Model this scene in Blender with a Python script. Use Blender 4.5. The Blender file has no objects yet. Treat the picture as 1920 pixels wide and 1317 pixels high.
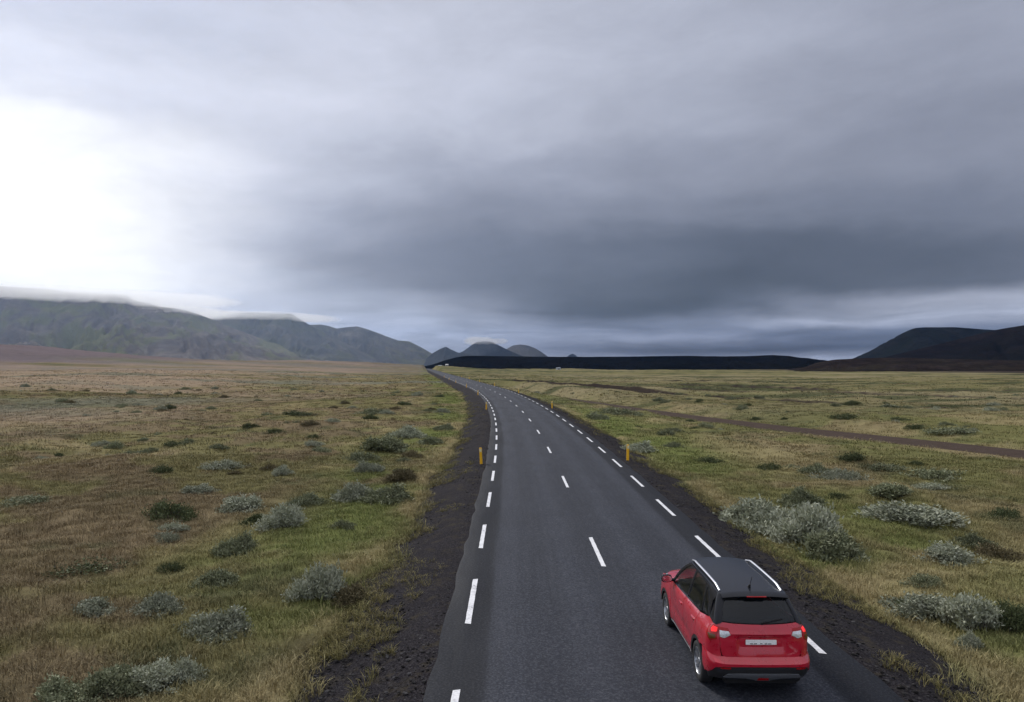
import bpy, bmesh, math, random
import numpy as np
from mathutils import Vector, Matrix
from mathutils.geometry import delaunay_2d_cdt

random.seed(7)
RNG = np.random.default_rng(11)
SC = bpy.context.scene
COL = SC.collection
R = math.radians

# ------------------------------------------------------------------ camera
CAM_H, FPX, PX0, PY0 = 5.45, 1280.0, 960.0, 685.0
cam_data = bpy.data.cameras.new('camera')
cam = bpy.data.objects.new('camera', cam_data)
COL.objects.link(cam)
cam.location = (0, 0, CAM_H)
cam.rotation_euler = (R(90) + math.atan((PY0 - 658.5) / FPX), 0, 0)
cam_data.sensor_width = 36.0
cam_data.lens = 24.0
cam_data.clip_start = 0.1
cam_data.clip_end = 60000
SC.camera = cam

# ------------------------------------------------------------------ render settings
SC.render.engine = 'CYCLES'
SC.cycles.use_denoising = True
SC.cycles.use_adaptive_sampling = True
SC.cycles.adaptive_threshold = 0.02
SC.cycles.max_bounces = 6
SC.cycles.diffuse_bounces = 2
SC.cycles.glossy_bounces = 3
SC.cycles.transmission_bounces = 4
SC.cycles.transparent_max_bounces = 8
SC.cycles.volume_bounces = 2
SC.view_settings.view_transform = 'Standard'
SC.view_settings.look = 'None'
SC.view_settings.exposure = 0.6
SC.view_settings.gamma = 1.0
SC.view_settings.use_curve_mapping = False


def lin(c):
    return tuple(((v / 255) / 12.92 if v / 255 <= 0.04045 else ((v / 255 + 0.055) / 1.055) ** 2.4) for v in c)


# ------------------------------------------------------------------ world: overcast sky
SUN_AZ, SUN_EL = -34.0, 36.0
world = bpy.data.worlds.new('World')
SC.world = world
world.use_nodes = True
nt = world.node_tree
nt.nodes.clear()


class NB:
    """tiny node-expression helper"""
    def __init__(self, tree):
        self.t = tree

    def n(self, kind, **kw):
        node = self.t.nodes.new(kind)
        for k, v in kw.items():
            setattr(node, k, v)
        return node

    def put(self, sock, v):
        if isinstance(v, bpy.types.NodeSocket):
            self.t.links.new(v, sock)
        elif v is not None:
            sock.default_value = v

    def m(self, op, a, b=None, c=None, clamp=False):
        node = self.n('ShaderNodeMath', operation=op, use_clamp=clamp)
        for i, v in enumerate((a, b, c)):
            self.put(node.inputs[i], v)
        return node.outputs[0]

    def v(self, op, a, b=None):
        node = self.n('ShaderNodeVectorMath', operation=op)
        self.put(node.inputs[0], a)
        if b is not None:
            if op == 'SCALE':
                self.put(node.inputs['Scale'], b)
            else:
                self.put(node.inputs[1], b)
        return node.outputs['Value'] if op in ('LENGTH', 'DOT_PRODUCT', 'DISTANCE') else node.outputs[0]

    def sep(self, a):
        node = self.n('ShaderNodeSeparateXYZ')
        self.put(node.inputs[0], a)
        return node.outputs

    def comb(self, x, y, z):
        node = self.n('ShaderNodeCombineXYZ')
        for i, v in enumerate((x, y, z)):
            self.put(node.inputs[i], v)
        return node.outputs[0]

    def noise(self, vec, scale, detail=4.0, rough=0.55, dist=0.0, color=False):
        node = self.n('ShaderNodeTexNoise')
        self.put(node.inputs['Vector'], vec)
        node.inputs['Scale'].default_value = scale
        node.inputs['Detail'].default_value = detail
        node.inputs['Roughness'].default_value = rough
        node.inputs['Distortion'].default_value = dist
        return node.outputs['Color' if color else 'Fac']

    def ramp(self, fac, stops, interp='LINEAR'):
        node = self.n('ShaderNodeValToRGB')
        self.put(node.inputs[0], fac)
        cr = node.color_ramp
        cr.interpolation = interp
        while len(cr.elements) < len(stops):
            cr.elements.new(0.5)
        for e, (p, c) in zip(cr.elements, stops):
            e.position = p
        for e, (p, c) in zip(cr.elements, stops):
            e.color = (c[0], c[1], c[2], 1.0) if not isinstance(c, (int, float)) else (c, c, c, 1)
        return node.outputs[0]

    def mix(self, fac, a, b, blend='MIX'):
        node = self.n('ShaderNodeMix', data_type='RGBA', blend_type=blend)
        self.put(node.inputs[0], fac)
        for s, v in ((node.inputs[6], a), (node.inputs[7], b)):
            if isinstance(v, (tuple, list)):
                v = (v[0], v[1], v[2], 1.0)
            self.put(s, v)
        return node.outputs[2]

    def mrange(self, val, a, b, c=0.0, d=1.0, smooth=True):
        node = self.n('ShaderNodeMapRange', interpolation_type='SMOOTHSTEP' if smooth else 'LINEAR')
        self.put(node.inputs[0], val)
        for i, v in enumerate((a, b, c, d)):
            node.inputs[i + 1].default_value = v
        return node.outputs[0]


# cloud brightness seen over the plain, sampled on a grid of view directions
SKY_X = [0, 160, 320, 480, 640, 800, 960, 1120, 1280, 1440, 1600, 1760, 1920]
SKY_ROWS = [
    (0,   [190, 188, 186, 186, 187, 188, 186, 183, 176, 170, 162, 160, 156]),
    (110, [208, 198, 194, 195, 197, 195, 188, 182, 176, 170, 163, 157, 152]),
    (220, [240, 228, 212, 204, 200, 192, 182, 176, 167, 161, 152, 147, 142]),
    (330, [246, 243, 226, 202, 186, 169, 158, 152, 148, 143, 135, 130, 128]),
    (420, [248, 244, 230, 190, 160, 145, 138, 137, 131, 124, 114, 109, 106]),
    (490, [248, 244, 230, 188, 140, 120, 113, 107, 96, 90, 80, 78, 80]),
    (540, [244, 238, 226, 194, 150, 120, 102, 92, 82, 76, 92, 138, 148]),
    (575, [232, 226, 214, 194, 178, 152, 108, 78, 74, 98, 164, 200, 204]),
    (605, [218, 214, 206, 194, 182, 166, 144, 112, 116, 162, 178, 164, 140]),
    (632, [208, 206, 200, 188, 178, 172, 158, 156, 150, 106, 80, 88, 96]),
    (655, [202, 198, 192, 184, 174, 164, 150, 104, 90, 76, 82, 96, 98]),
    (676, [196, 192, 188, 180, 172, 164, 156, 152, 150, 166, 182, 156, 150]),
]


def sky_val(az, el):
    """grid lookup -> linear grey; holds the edge values outward and drifts to a level raised behind the camera"""
    azc = max(-R(36.5), min(R(36.5), az))
    px = PX0 + FPX * math.tan(azc)
    py = PY0 - FPX * math.tan(max(el, 0.002)) / math.cos(azc)
    px = max(0, min(1920, px))
    py = max(0, min(676, py))
    i = min(len(SKY_X) - 2, int(px // 160))
    fx = (px - SKY_X[i]) / 160
    j = 0
    while j < len(SKY_ROWS) - 2 and SKY_ROWS[j + 1][0] < py:
        j += 1
    fy = (py - SKY_ROWS[j][0]) / (SKY_ROWS[j + 1][0] - SKY_ROWS[j][0])

    def val(jj):
        r = SKY_ROWS[jj][1]
        return r[i] * (1 - fx) + r[i + 1] * fx
    s = val(j) * (1 - fy) + val(j + 1) * fy
    if s > 150:
        s += (s - 150) * 0.22
    l = lin((min(s, 255),) * 3)[0]
    if s > 250:
        l *= 1.0 + min(0.12, (s - 250) / 150)
    over = max(0.0, abs(az) - R(37))
    w = 1 - math.exp(-over / R(40))
    return 0.67 * (l * (1 - w) + 0.62 * w)  # unseen sky to the sides and behind, raised to brighten posts and car rear


def sky_col(l):
    """grey cloud tint: dark bellies bluish, bright parts neutral"""
    r = float(np.interp(l, [0.06, 0.10, 0.18, 0.46, 0.67], [0.87, 0.89, 0.93, 0.97, 1.0]))
    b = float(np.interp(l, [0.06, 0.10, 0.18, 0.46, 0.67], [1.36, 1.33, 1.25, 1.14, 1.02]))
    return (l * r, l, l * b)


nb = NB(nt)
tc = nb.n('ShaderNodeTexCoord')
dvec = tc.outputs['Generated']
dx, dy, dz = nb.sep(dvec)
dzp = nb.m('MAXIMUM', dz, 0.0)
plane = nb.comb(nb.m('DIVIDE', dx, nb.m('ADD', dzp, 0.16)), nb.m('DIVIDE', dy, nb.m('ADD', dzp, 0.16)), 0.0)
tilt = nb.v('MULTIPLY', nb.comb(nb.m('ADD', dx, nb.m('MULTIPLY', dz, 0.9)), dy, nb.m('SUBTRACT', dz, nb.m('MULTIPLY', dx, 0.22))), (1.0, 1.0, 2.6))
warp = nb.v('SUBTRACT', nb.noise(tilt, 2.6, 5.0, 0.55, 0.2, color=True), (0.5, 0.5, 0.5))
wx, wy, wz = nb.sep(warp)
az = nb.m('ARCTAN2', dx, dy)
el = nb.m('ARCSINE', dz)
az2 = nb.m('ADD', az, nb.m('MULTIPLY', wx, 0.26))
# clouds ruffle the layout less near the horizon, where the deck is seen edge-on
el2 = nb.m('ADD', el, nb.m('MULTIPLY', nb.m('MULTIPLY', wy, nb.m('MINIMUM', nb.m('ADD', dzp, 0.035), 0.30)), 0.60))
azf = nb.m('ADD', nb.m('DIVIDE', az2, 2 * math.pi), 0.5)
els = [R(e) for e in (0.4, 1.3, 2.4, 3.5, 4.8, 6.5, 8.6, 11.5, 15.5, 20.0, 25.0)]
azs = [-170, -90, -60] + [-40 + 80 * k / 16 for k in range(17)] + [60, 90, 170]
col = None
for k, e in enumerate(els):
    cool = float(np.interp(math.degrees(e), [2.0, 5.5], [1.0, 0.0]))   # the far deck near the horizon is bluer
    stops = [(a / 360 + 0.5, [v * (1 + cool * k_) for v, k_ in zip(sky_col(sky_val(R(a), e)), (-0.09, -0.02, 0.09))]) for a in azs]
    rc = nb.ramp(azf, stops, 'B_SPLINE' if k > 4 else 'EASE')
    if col is None:
        col = rc
    else:
        col = nb.mix(nb.mrange(el2, els[k - 1], e), col, rc)
# towards the zenith an overcast deck grows steadily brighter
col = nb.mix(nb.mrange(el2, R(27), R(75)), col, (0.59, 0.60, 0.64))
# cloud texture: broad billows, then long streaks that flatten towards the horizon
n1 = nb.noise(tilt, 4.2, 8.0, 0.64, 0.25)
n2 = nb.noise(nb.v('MULTIPLY', plane, (0.7, 1.0, 1.0)), 2.2, 5.0, 0.55, 0.5)
amp = nb.m('ADD', nb.m('MULTIPLY', nb.m('SUBTRACT', n1, 0.5), 0.52), nb.m('MULTIPLY', nb.m('SUBTRACT', n2, 0.5), 0.20))
streak = nb.noise(nb.comb(nb.m('MULTIPLY', az, 3.2), nb.m('MULTIPLY', nb.m('ADD', el, nb.m('MULTIPLY', wy, 0.05)), 30.0), 0.0), 1.7, 5.0, 0.58, 0.6)
low = nb.mrange(el, R(6.5), R(2.0))
amp = nb.m('ADD', amp, nb.m('MULTIPLY', nb.m('MULTIPLY', nb.m('SUBTRACT', streak, 0.5), low), 1.7))
col = nb.v('SCALE', col, nb.m('ADD', 1.0, amp))
# below the horizon the deck's mean light goes on (never seen: the ground lies there)
bg_cloud = nb.n('ShaderNodeBackground')
nt.links.new(col, bg_cloud.inputs[0])
bg_cloud.inputs[1].default_value = 1.0
sky = nb.n('ShaderNodeTexSky', sky_type='NISHITA')
sky.sun_disc = False
sky.sun_elevation = R(SUN_EL)
sky.sun_rotation = R(SUN_AZ)
bg_sky = nb.n('ShaderNodeBackground')
nt.links.new(sky.outputs[0], bg_sky.inputs[0])
bg_sky.inputs[1].default_value = 0.08
mixw = nb.n('ShaderNodeMixShader')
mixw.inputs[0].default_value = 0.95
nt.links.new(bg_sky.outputs[0], mixw.inputs[1])
nt.links.new(bg_cloud.outputs[0], mixw.inputs[2])
wout = nb.n('ShaderNodeOutputWorld')
nt.links.new(mixw.outputs[0], wout.inputs[0])

# ------------------------------------------------------------------ sun behind the cloud
sun_d = bpy.data.lights.new('sun', 'SUN')
sun_d.energy = 1.5
sun_d.angle = R(11)
sun_d.color = (1.0, 0.96, 0.90)
sun = bpy.data.objects.new('sun', sun_d)
COL.objects.link(sun)
sdir = Vector((math.sin(R(SUN_AZ)) * math.cos(R(SUN_EL)), math.cos(R(SUN_AZ)) * math.cos(R(SUN_EL)), math.sin(R(SUN_EL))))
sun.rotation_euler = sdir.to_track_quat('Z', 'Y').to_euler()


# ================================================================== helpers
def tag(o, label=None, cat=None, group=None, kind=None):
    if label:
        o['label'] = label
    if cat:
        o['category'] = cat
    if group:
        o['group'] = group
    if kind:
        o['kind'] = kind
    return o


def mesh_obj(name, me, mat=None, parent=None, smooth=False):
    if mat is not None and len(me.materials) == 0:
        me.materials.append(mat)
    o = bpy.data.objects.new(name, me)
    COL.objects.link(o)
    if parent is not None:
        o.parent = parent
    if smooth is not False:
        for p in me.polygons:
            p.use_smooth = True
        if isinstance(smooth, (int, float)) and smooth is not True:
            me.set_sharp_from_angle(angle=R(smooth))
    return o


def raw_mesh(name, verts, faces):
    me = bpy.data.meshes.new(name)
    me.from_pydata([tuple(v) for v in verts], [], [tuple(f) for f in faces])
    me.update()
    return me


def np_mesh(name, verts, quads):
    """fast mesh from numpy arrays (quads or tris)"""
    me = bpy.data.meshes.new(name)
    verts = np.asarray(verts, dtype=np.float32)
    quads = np.asarray(quads, dtype=np.int32)
    k = quads.shape[1]
    me.vertices.add(len(verts))
    me.vertices.foreach_set('co', verts.ravel())
    me.loops.add(quads.size)
    me.loops.foreach_set('vertex_index', quads.ravel())
    me.polygons.add(len(quads))
    me.polygons.foreach_set('loop_start', np.arange(0, quads.size, k, dtype=np.int32))
    me.polygons.foreach_set('loop_total', np.full(len(quads), k, dtype=np.int32))
    me.update(calc_edges=True)
    me.validate()
    return me


def smooth_all(me):
    me.polygons.foreach_set('use_smooth', np.ones(len(me.polygons), dtype=bool))


def grid_faces(nu, nv):
    i = np.arange((nu - 1) * (nv - 1))
    a = (i // (nv - 1)) * nv + i % (nv - 1)
    return np.stack([a, a + nv, a + nv + 1, a + 1], axis=1)


def empty(name, loc=(0, 0, 0), rz=0.0):
    o = bpy.data.objects.new(name, None)
    COL.objects.link(o)
    o.location = loc
    o.rotation_euler = (0, 0, rz)
    o.empty_display_size = 0.2
    return o


def box_verts(x0, x1, y0, y1, z0, z1):
    v = [(x, y, z) for x in (x0, x1) for y in (y0, y1) for z in (z0, z1)]
    f = [(0, 1, 3, 2), (4, 6, 7, 5), (0, 4, 5, 1), (2, 3, 7, 6), (0, 2, 6, 4), (1, 5, 7, 3)]
    return v, f


def bevel_box(name, x0, x1, y0, y1, z0, z1, mat, parent=None, bev=0.01, seg=2):
    bm = bmesh.new()
    v, f = box_verts(x0, x1, y0, y1, z0, z1)
    bv = [bm.verts.new(p) for p in v]
    for q in f:
        bm.faces.new([bv[i] for i in q])
    bmesh.ops.recalc_face_normals(bm, faces=bm.faces)
    if bev > 0:
        bmesh.ops.bevel(bm, geom=bm.edges[:], offset=bev, segments=seg, affect='EDGES', profile=0.6)
    me = bpy.data.meshes.new(name)
    bm.to_mesh(me)
    bm.free()
    return mesh_obj(name, me, mat, parent, 35)


def principled(name, base=(0.5, 0.5, 0.5), rough=0.6, metal=0.0, **kw):
    m = bpy.data.materials.new(name)
    m.use_nodes = True
    b = m.node_tree.nodes['Principled BSDF']
    b.inputs['Base Color'].default_value = (*base, 1)
    b.inputs['Roughness'].default_value = rough
    b.inputs['Metallic'].default_value = metal
    for k, v in kw.items():
        b.inputs[k.replace('_', ' ')].default_value = v
    return m, NB(m.node_tree), b


def speckle(nbx, b, base, amount=0.12, scale=60.0, bump=0.0):
    """break up a flat colour a little"""
    c = nbx.n('ShaderNodeTexCoord').outputs['Object']
    f = nbx.noise(c, scale, 4.0, 0.6)
    lo = tuple(x * (1 - amount) for x in base)
    hi = tuple(x * (1 + amount) for x in base)
    nbx.put(b.inputs['Base Color'], nbx.ramp(f, [(0.3, lo), (0.7, hi)]))
    if bump:
        bn = nbx.n('ShaderNodeBump')
        bn.inputs['Strength'].default_value = bump
        bn.inputs['Distance'].default_value = 0.01
        nbx.put(bn.inputs['Height'], f)
        nbx.put(b.inputs['Normal'], bn.outputs[0])


# ------------------------------------------------------------------ numpy noise
def _hash(ix, iy, seed):
    h = (ix.astype(np.int64) * 374761393 + iy.astype(np.int64) * 668265263 + seed * 1442695041) & 0xFFFFFFFF
    h = ((h ^ (h >> 13)) * 1274126177) & 0xFFFFFFFF
    h = (h ^ (h >> 16)) & 0xFFFFFFFF
    return h.astype(np.float64) / 0xFFFFFFFF


def vnoise(x, y, seed=0):
    x = np.asarray(x, dtype=np.float64)
    y = np.asarray(y, dtype=np.float64)
    ix = np.floor(x)
    iy = np.floor(y)
    fx = x - ix
    fy = y - iy
    u = fx * fx * fx * (fx * (fx * 6 - 15) + 10)
    v = fy * fy * fy * (fy * (fy * 6 - 15) + 10)
    a = _hash(ix, iy, seed)
    b = _hash(ix + 1, iy, seed)
    c = _hash(ix, iy + 1, seed)
    d = _hash(ix + 1, iy + 1, seed)
    return (a * (1 - u) + b * u) * (1 - v) + (c * (1 - u) + d * u) * v - 0.5


def fbm(x, y, seed=0, octv=4, gain=0.5):
    s = 0
    a = 1.0
    for o in range(octv):
        s = s + a * vnoise(x * 2 ** o + 17.3 * o, y * 2 ** o - 9.1 * o, seed + o)
        a *= gain
    return s


def sst(a, b, t):
    t = np.clip((t - a) / (b - a), 0, 1)
    return t * t * (3 - 2 * t)


# ================================================================== the lie of the land
ROAD_X0, BEND0, BEND1, SLOPE = 2.47, 30.0, 170.0, -0.14


def road_x(y):
    y = np.asarray(y, dtype=np.float64)
    t = np.clip(y - BEND0, 0, BEND1 - BEND0)
    k = SLOPE / (2 * (BEND1 - BEND0))
    return ROAD_X0 + k * t * t + SLOPE * np.maximum(0, y - BEND1)


def road_slope(y):
    y = np.asarray(y, dtype=np.float64)
    return SLOPE * np.clip((y - BEND0) / (BEND1 - BEND0), 0, 1)


def road_lat(x, y):
    return (x - road_x(y)) / np.sqrt(1 + road_slope(y) ** 2)


def polydist(x, y, pts):
    x = np.asarray(x, dtype=np.float64)
    y = np.asarray(y, dtype=np.float64)
    best = np.full(np.broadcast(x, y).shape, 1e9)
    for (x0, y0), (x1, y1) in zip(pts[:-1], pts[1:]):
        ex, ey = x1 - x0, y1 - y0
        t = np.clip(((x - x0) * ex + (y - y0) * ey) / (ex * ex + ey * ey), 0, 1)
        best = np.minimum(best, np.hypot(x - x0 - t * ex, y - y0 - t * ey))
    return best


def spline(pts, n=8):
    out = []
    P = [Vector(p) for p in pts]
    P = [P[0] * 2 - P[1]] + P + [P[-1] * 2 - P[-2]]
    for i in range(1, len(P) - 2):
        p0, p1, p2, p3 = P[i - 1:i + 3]
        for k in range(n):
            t = k / n
            out.append(tuple(0.5 * (2 * p1 + (p2 - p0) * t + (2 * p0 - 5 * p1 + 4 * p2 - p3) * t * t + (3 * p1 - p0 - 3 * p2 + p3) * t ** 3)))
    out.append(tuple(P[-2]))
    return out


TRACK = spline([(44, 20), (38.5, 48), (32.5, 66), (28.5, 77), (22.5, 101), (14.5, 146), (4.5, 205), (-5, 262)], 6)
STREAM = spline([(150, 62), (112, 88), (84, 108), (76, 120), (70, 135), (58, 155), (40, 182), (24, 228), (10, 268), (9, 292), (22, 312), (60, 330), (130, 352)], 6)

DITCHES = [spline([(69, 262), (100, 240), (150, 204), (230, 190)], 4), spline([(52, 214), (80, 196), (121, 160), (190, 140)], 4), spline([(110, 300), (170, 280), (290, 270)], 4)]


def land_z(x, y):
    x = np.asarray(x, dtype=np.float64)
    y = np.asarray(y, dtype=np.float64)
    d = np.abs(road_lat(x, y))
    r = np.hypot(x, y)
    away = sst(6.0, 16.0, d)
    z = -0.62 - 0.25 * sst(8, 40, d)
    # hummocks close by, long swells further out
    z = z + 0.16 * fbm(x / 1.1, y / 1.1, 3, 3) * sst(6.2, 7.6, d) * (1 - sst(60, 160, r))
    z = z + 0.60 * fbm(x / 5.5, y / 5.5, 9, 3) * away
    z = z + 1.2 * fbm(x / 45, y / 45, 21, 3) * sst(14, 60, d)
    z = z + 3.2 * fbm(x / 210, y / 210, 33, 3) * sst(70, 260, d)
    # the near left field climbs a little, then a long brown swell and the foot of the range
    lx = -road_lat(x, y)
    z = z + 2.4 * sst(30, 160, lx) * sst(90, 260, y)
    z = z + 25.0 * np.exp(-((x + 560) / 190) ** 2 - ((y - 690) / 150) ** 2)
    z = z + 9.0 * np.exp(-((x + 210) / 170) ** 2 - ((y - 820) / 150) ** 2)
    z = z + 16.0 * sst(120, 900, lx) * sst(500, 1500, y)
    # brown foothills on the right
    z = z + (6.0 + 4 * fbm(x / 160, y / 160, 51, 3)) * sst(430, 1000, x + 0.10 * y + 60 * fbm(x / 300, y / 300, 71, 2)) * sst(420, 980, y)
    # the right plain lies lower
    z = z - 1.6 * sst(15, 90, -lx) * sst(30, 180, y) * (1 - sst(700, 1100, y))
    # stream bed
    ds = polydist(x, y, STREAM) + 1.6 * fbm(x / 7, y / 7, 77, 2)
    z = z - 2.0 * (1 - sst(4.0, 6.6, ds)) * sst(45, 80, y)
    for k, dl in enumerate(DITCHES):
        dd = polydist(x, y, dl) + 1.5 * fbm(x / 9, y / 9, 78 + k, 2)
        z = z - 1.2 * (1 - sst(2.0, 4.2, dd))
    # track worn slightly into the turf
    dt = polydist(x, y, TRACK)
    z = np.where(dt < 9.2, z * sst(3.4, 9, dt) + (-1.02 - 0.012 * np.clip(y - 40, 0, 150)) * (1 - sst(3.4, 9, dt)), z)
    # under the road and its gravel banks
    z = np.where(d < 7.6, np.minimum(z, -1.15 + 0.62 * sst(5.6, 7.0, d + 1.3 * fbm(x / 2.1, y / 2.1, 5, 3))), z)
    return z


C_OLIVE = np.array([0.138, 0.128, 0.050])
C_STRAW = np.array([0.225, 0.190, 0.086])
C_BROWN = np.array([0.140, 0.108, 0.058])
C_DARK = np.array([0.058, 0.070, 0.030])
C_GREEN = np.array([0.110, 0.134, 0.036])
C_TAN = np.array([0.255, 0.200, 0.118])
C_MAUVE = np.array([0.125, 0.104, 0.090])
C_FOOT = np.array([0.032, 0.024, 0.022])
C_PEAT = np.array([0.030, 0.024, 0.018])


def lerp3(a, b, t):
    return a * (1 - t[..., None]) + b * t[..., None]


def land_col(x, y):
    x = np.asarray(x, dtype=np.float64)
    y = np.asarray(y, dtype=np.float64)
    lat = road_lat(x, y)
    d = np.abs(lat)
    left = sst(2, -2, lat) if False else (lat < 0).astype(float)
    c = np.broadcast_to(C_OLIVE, x.shape + (3,)).copy()
    c = c * (1 - (1 - left)[..., None] * np.array([0.07, 0.0, 0.10]))
    n_a = fbm(x / 9, y / 9, 101, 4)
    n_b = fbm(x / 3.1 + 40, y / 3.1, 111, 4)
    n_c = fbm(x / 26, y / 34, 121, 4)
    n_d = fbm(x / 5.0, y / 5.0 + 70, 131, 3)
    c = lerp3(c, C_STRAW, 0.75 * sst(-0.10, 0.34, n_a + 0.5 * n_b))
    c = lerp3(c, C_BROWN, (0.72 * left + 0.32 * (1 - left)) * sst(0.06, 0.34, n_d + 0.6 * n_b + 0.25 * left * sst(9, 16, d) - 0.1) * sst(6, 11, d))
    c = lerp3(c, C_DARK, 0.55 * sst(0.16, 0.42, n_c * 0.6 + fbm(x / 2.3, y / 2.3, 141, 3)))
    # fresh green along the foot of the bank
    c = lerp3(c, C_GREEN, 0.85 * np.exp(-((d - 9.0) / 3.6) ** 2) * sst(-0.25, 0.15, n_a - n_b * 0.5))
    c = lerp3(c, C_STRAW, 0.7 * np.exp(-((d - 7.0) / 0.7) ** 2) * sst(-0.2, 0.2, n_b))
    # mid and far tones
    far = sst(60, 180, np.hypot(x, y) + 60 * n_c)
    tan_m = np.maximum(far, sst(42, 105, np.hypot(x, y) + 40 * n_c)) * left * sst(25, 90, d + 50 * n_c)
    streak = fbm(x / 120, y / 28, 151, 4)
    c = lerp3(c, C_TAN, 0.85 * tan_m * sst(-0.38, 0.10, streak))
    c = lerp3(c, np.array([0.135, 0.140, 0.085]), 0.8 * far * left * sst(0.05, 0.35, fbm(x / 90, y / 40, 157, 4)))
    c = lerp3(c, np.array([0.150, 0.136, 0.060]), 0.45 * far * (1 - left))
    c = lerp3(c, np.array([0.205, 0.180, 0.090]), 0.65 * far * (1 - left) * sst(-0.1, 0.3, fbm(x / 70, y / 45, 161, 4)))
    c = lerp3(c, C_DARK * 0.8, 0.8 * far * (1 - left) * sst(0.08, 0.26, fbm(x / 70, y / 11, 171, 4)))
    hill = np.exp(-((x + 560) / 210) ** 2 - ((y - 690) / 170) ** 2)
    c = lerp3(c, C_MAUVE, 0.9 * sst(0.15, 0.5, hill + 0.15 * streak))
    c = lerp3(c, C_MAUVE * 1.15, 0.55 * left * sst(350, 900, y + 200 * streak))
    foot = sst(410, 560, x + 0.10 * y + 90 * fbm(x / 200, y / 90, 181, 3)) * sst(400, 520, y)
    c = lerp3(c, C_FOOT, foot * (0.9 - 0.3 * sst(0.1, 0.4, streak)))
    ds = polydist(x, y, STREAM) + 1.6 * fbm(x / 7, y / 7, 77, 2)
    c = lerp3(c, C_PEAT, 0.97 * (1 - sst(6.6, 8.6, ds)) * sst(45, 80, y))
    for k, dl in enumerate(DITCHES):
        dd = polydist(x, y, dl) + 1.5 * fbm(x / 9, y / 9, 78 + k, 2)
        c = lerp3(c, C_PEAT * 1.3, 0.9 * (1 - sst(3.8, 6.2, dd)))
    c = c * np.array([1.21, 1.17, 1.40])
    return np.clip(c, 0.004, 1)


# ================================================================== ground materials
def attr_color(nbx, name, kind='GEOMETRY'):
    a = nbx.n('ShaderNodeAttribute', attribute_name=name, attribute_type=kind)
    return a


def mat_land():
    m, n, b = principled('moorland', rough=0.95)
    b.inputs['Specular IOR Level'].default_value = 0.0
    a = attr_color(n, 'tone')
    pos = n.n('ShaderNodeNewGeometry').outputs['Position']
    f1 = n.noise(pos, 1.4, 6.0, 0.65, 0.3)
    f2 = n.noise(n.v('MULTIPLY', pos, (1, 1, 0.2)), 0.12, 6.0, 0.6, 0.4)
    f3 = n.noise(pos, 9.0, 4.0, 0.65)
    f4 = n.noise(n.v('MULTIPLY', pos, (0.4, 1, 0.2)), 0.03, 6.0, 0.62, 0.6)
    k = n.m('ADD', 0.02, n.m('ADD', n.m('MULTIPLY', f1, 0.75), n.m('ADD', n.m('MULTIPLY', f2, 0.55), n.m('ADD', n.m('MULTIPLY', f3, 0.30), n.m('MULTIPLY', f4, 0.40)))))
    c = n.v('SCALE', a.outputs['Color'], k)
    # darker dwarf-shrub flecks
    fl = n.mrange(n.noise(pos, 0.62, 7.0, 0.68, 0.5), 0.56, 0.68)
    c = n.v('SCALE', c, n.m('SUBTRACT', 1.0, n.m('MULTIPLY', fl, 0.42)))
    n.put(b.inputs['Base Color'], c)
    bn = n.n('ShaderNodeBump')
    bn.inputs['Strength'].default_value = 0.9
    bn.inputs['Distance'].default_value = 0.10
    n.put(bn.inputs['Height'], n.m('ADD', f1, n.m('MULTIPLY', f3, 0.5)))
    n.put(b.inputs['Normal'], bn.outputs[0])
    return m


def mat_asphalt():
    m, n, b = principled('asphalt', rough=0.72)
    b.inputs['Specular IOR Level'].default_value = 0.10
    uv = n.n('ShaderNodeUVMap', uv_map='UVMap').outputs[0]
    u, v, _ = n.sep(uv)
    pos = n.n('ShaderNodeNewGeometry').outputs['Position']
    g1 = n.noise(pos, 22.0, 5.0, 0.8)
    g2 = n.noise(n.v('MULTIPLY', uv, (1.0, 0.10, 1.0)), 1.3, 5.0, 0.6)
    g3 = n.noise(pos, 0.35, 4.0, 0.55)
    g4 = n.noise(n.v('MULTIPLY', uv, (6.0, 0.22, 1.0)), 1.0, 5.0, 0.65)
    au = n.m('ABSOLUTE', u)
    # wheel tracks polished slightly paler; the resurfaced strips under the edge lines darker
    tr = n.m('ADD', n.m('POWER', 2.718, n.m('MULTIPLY', n.m('POWER', n.m('DIVIDE', n.m('SUBTRACT', au, 1.0), 0.42), 2.0), -1.0)),
             n.m('POWER', 2.718, n.m('MULTIPLY', n.m('POWER', n.m('DIVIDE', n.m('SUBTRACT', au, 2.55), 0.35), 2.0), -1.0)))
    edge = n.mrange(n.m('ADD', au, n.m('MULTIPLY', n.m('SUBTRACT', g2, 0.5), 0.25)), 2.82, 3.02)
    base = n.ramp(g1, [(0.25, (0.012, 0.013, 0.018)), (0.5, (0.034, 0.037, 0.047)), (0.78, (0.115, 0.118, 0.132))])
    base = n.v('SCALE', base, n.m('ADD', 0.30, n.m('ADD', n.m('MULTIPLY', g2, 0.50), n.m('ADD', n.m('MULTIPLY', g3, 0.38), n.m('ADD', n.m('MULTIPLY', g4, 0.45), n.m('MULTIPLY', tr, 0.20))))))
    base = n.mix(n.m('MULTIPLY', edge, 0.80), base, n.v('SCALE', base, 0.42))
    n.put(b.inputs['Base Color'], base)
    n.put(b.inputs['Roughness'], n.mrange(g2, 0.3, 0.7, 0.62, 0.82))
    bn = n.n('ShaderNodeBump')
    bn.inputs['Strength'].default_value = 0.45
    bn.inputs['Distance'].default_value = 0.01
    n.put(bn.inputs['Height'], g1)
    n.put(b.inputs['Normal'], bn.outputs[0])
    return m


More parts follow.
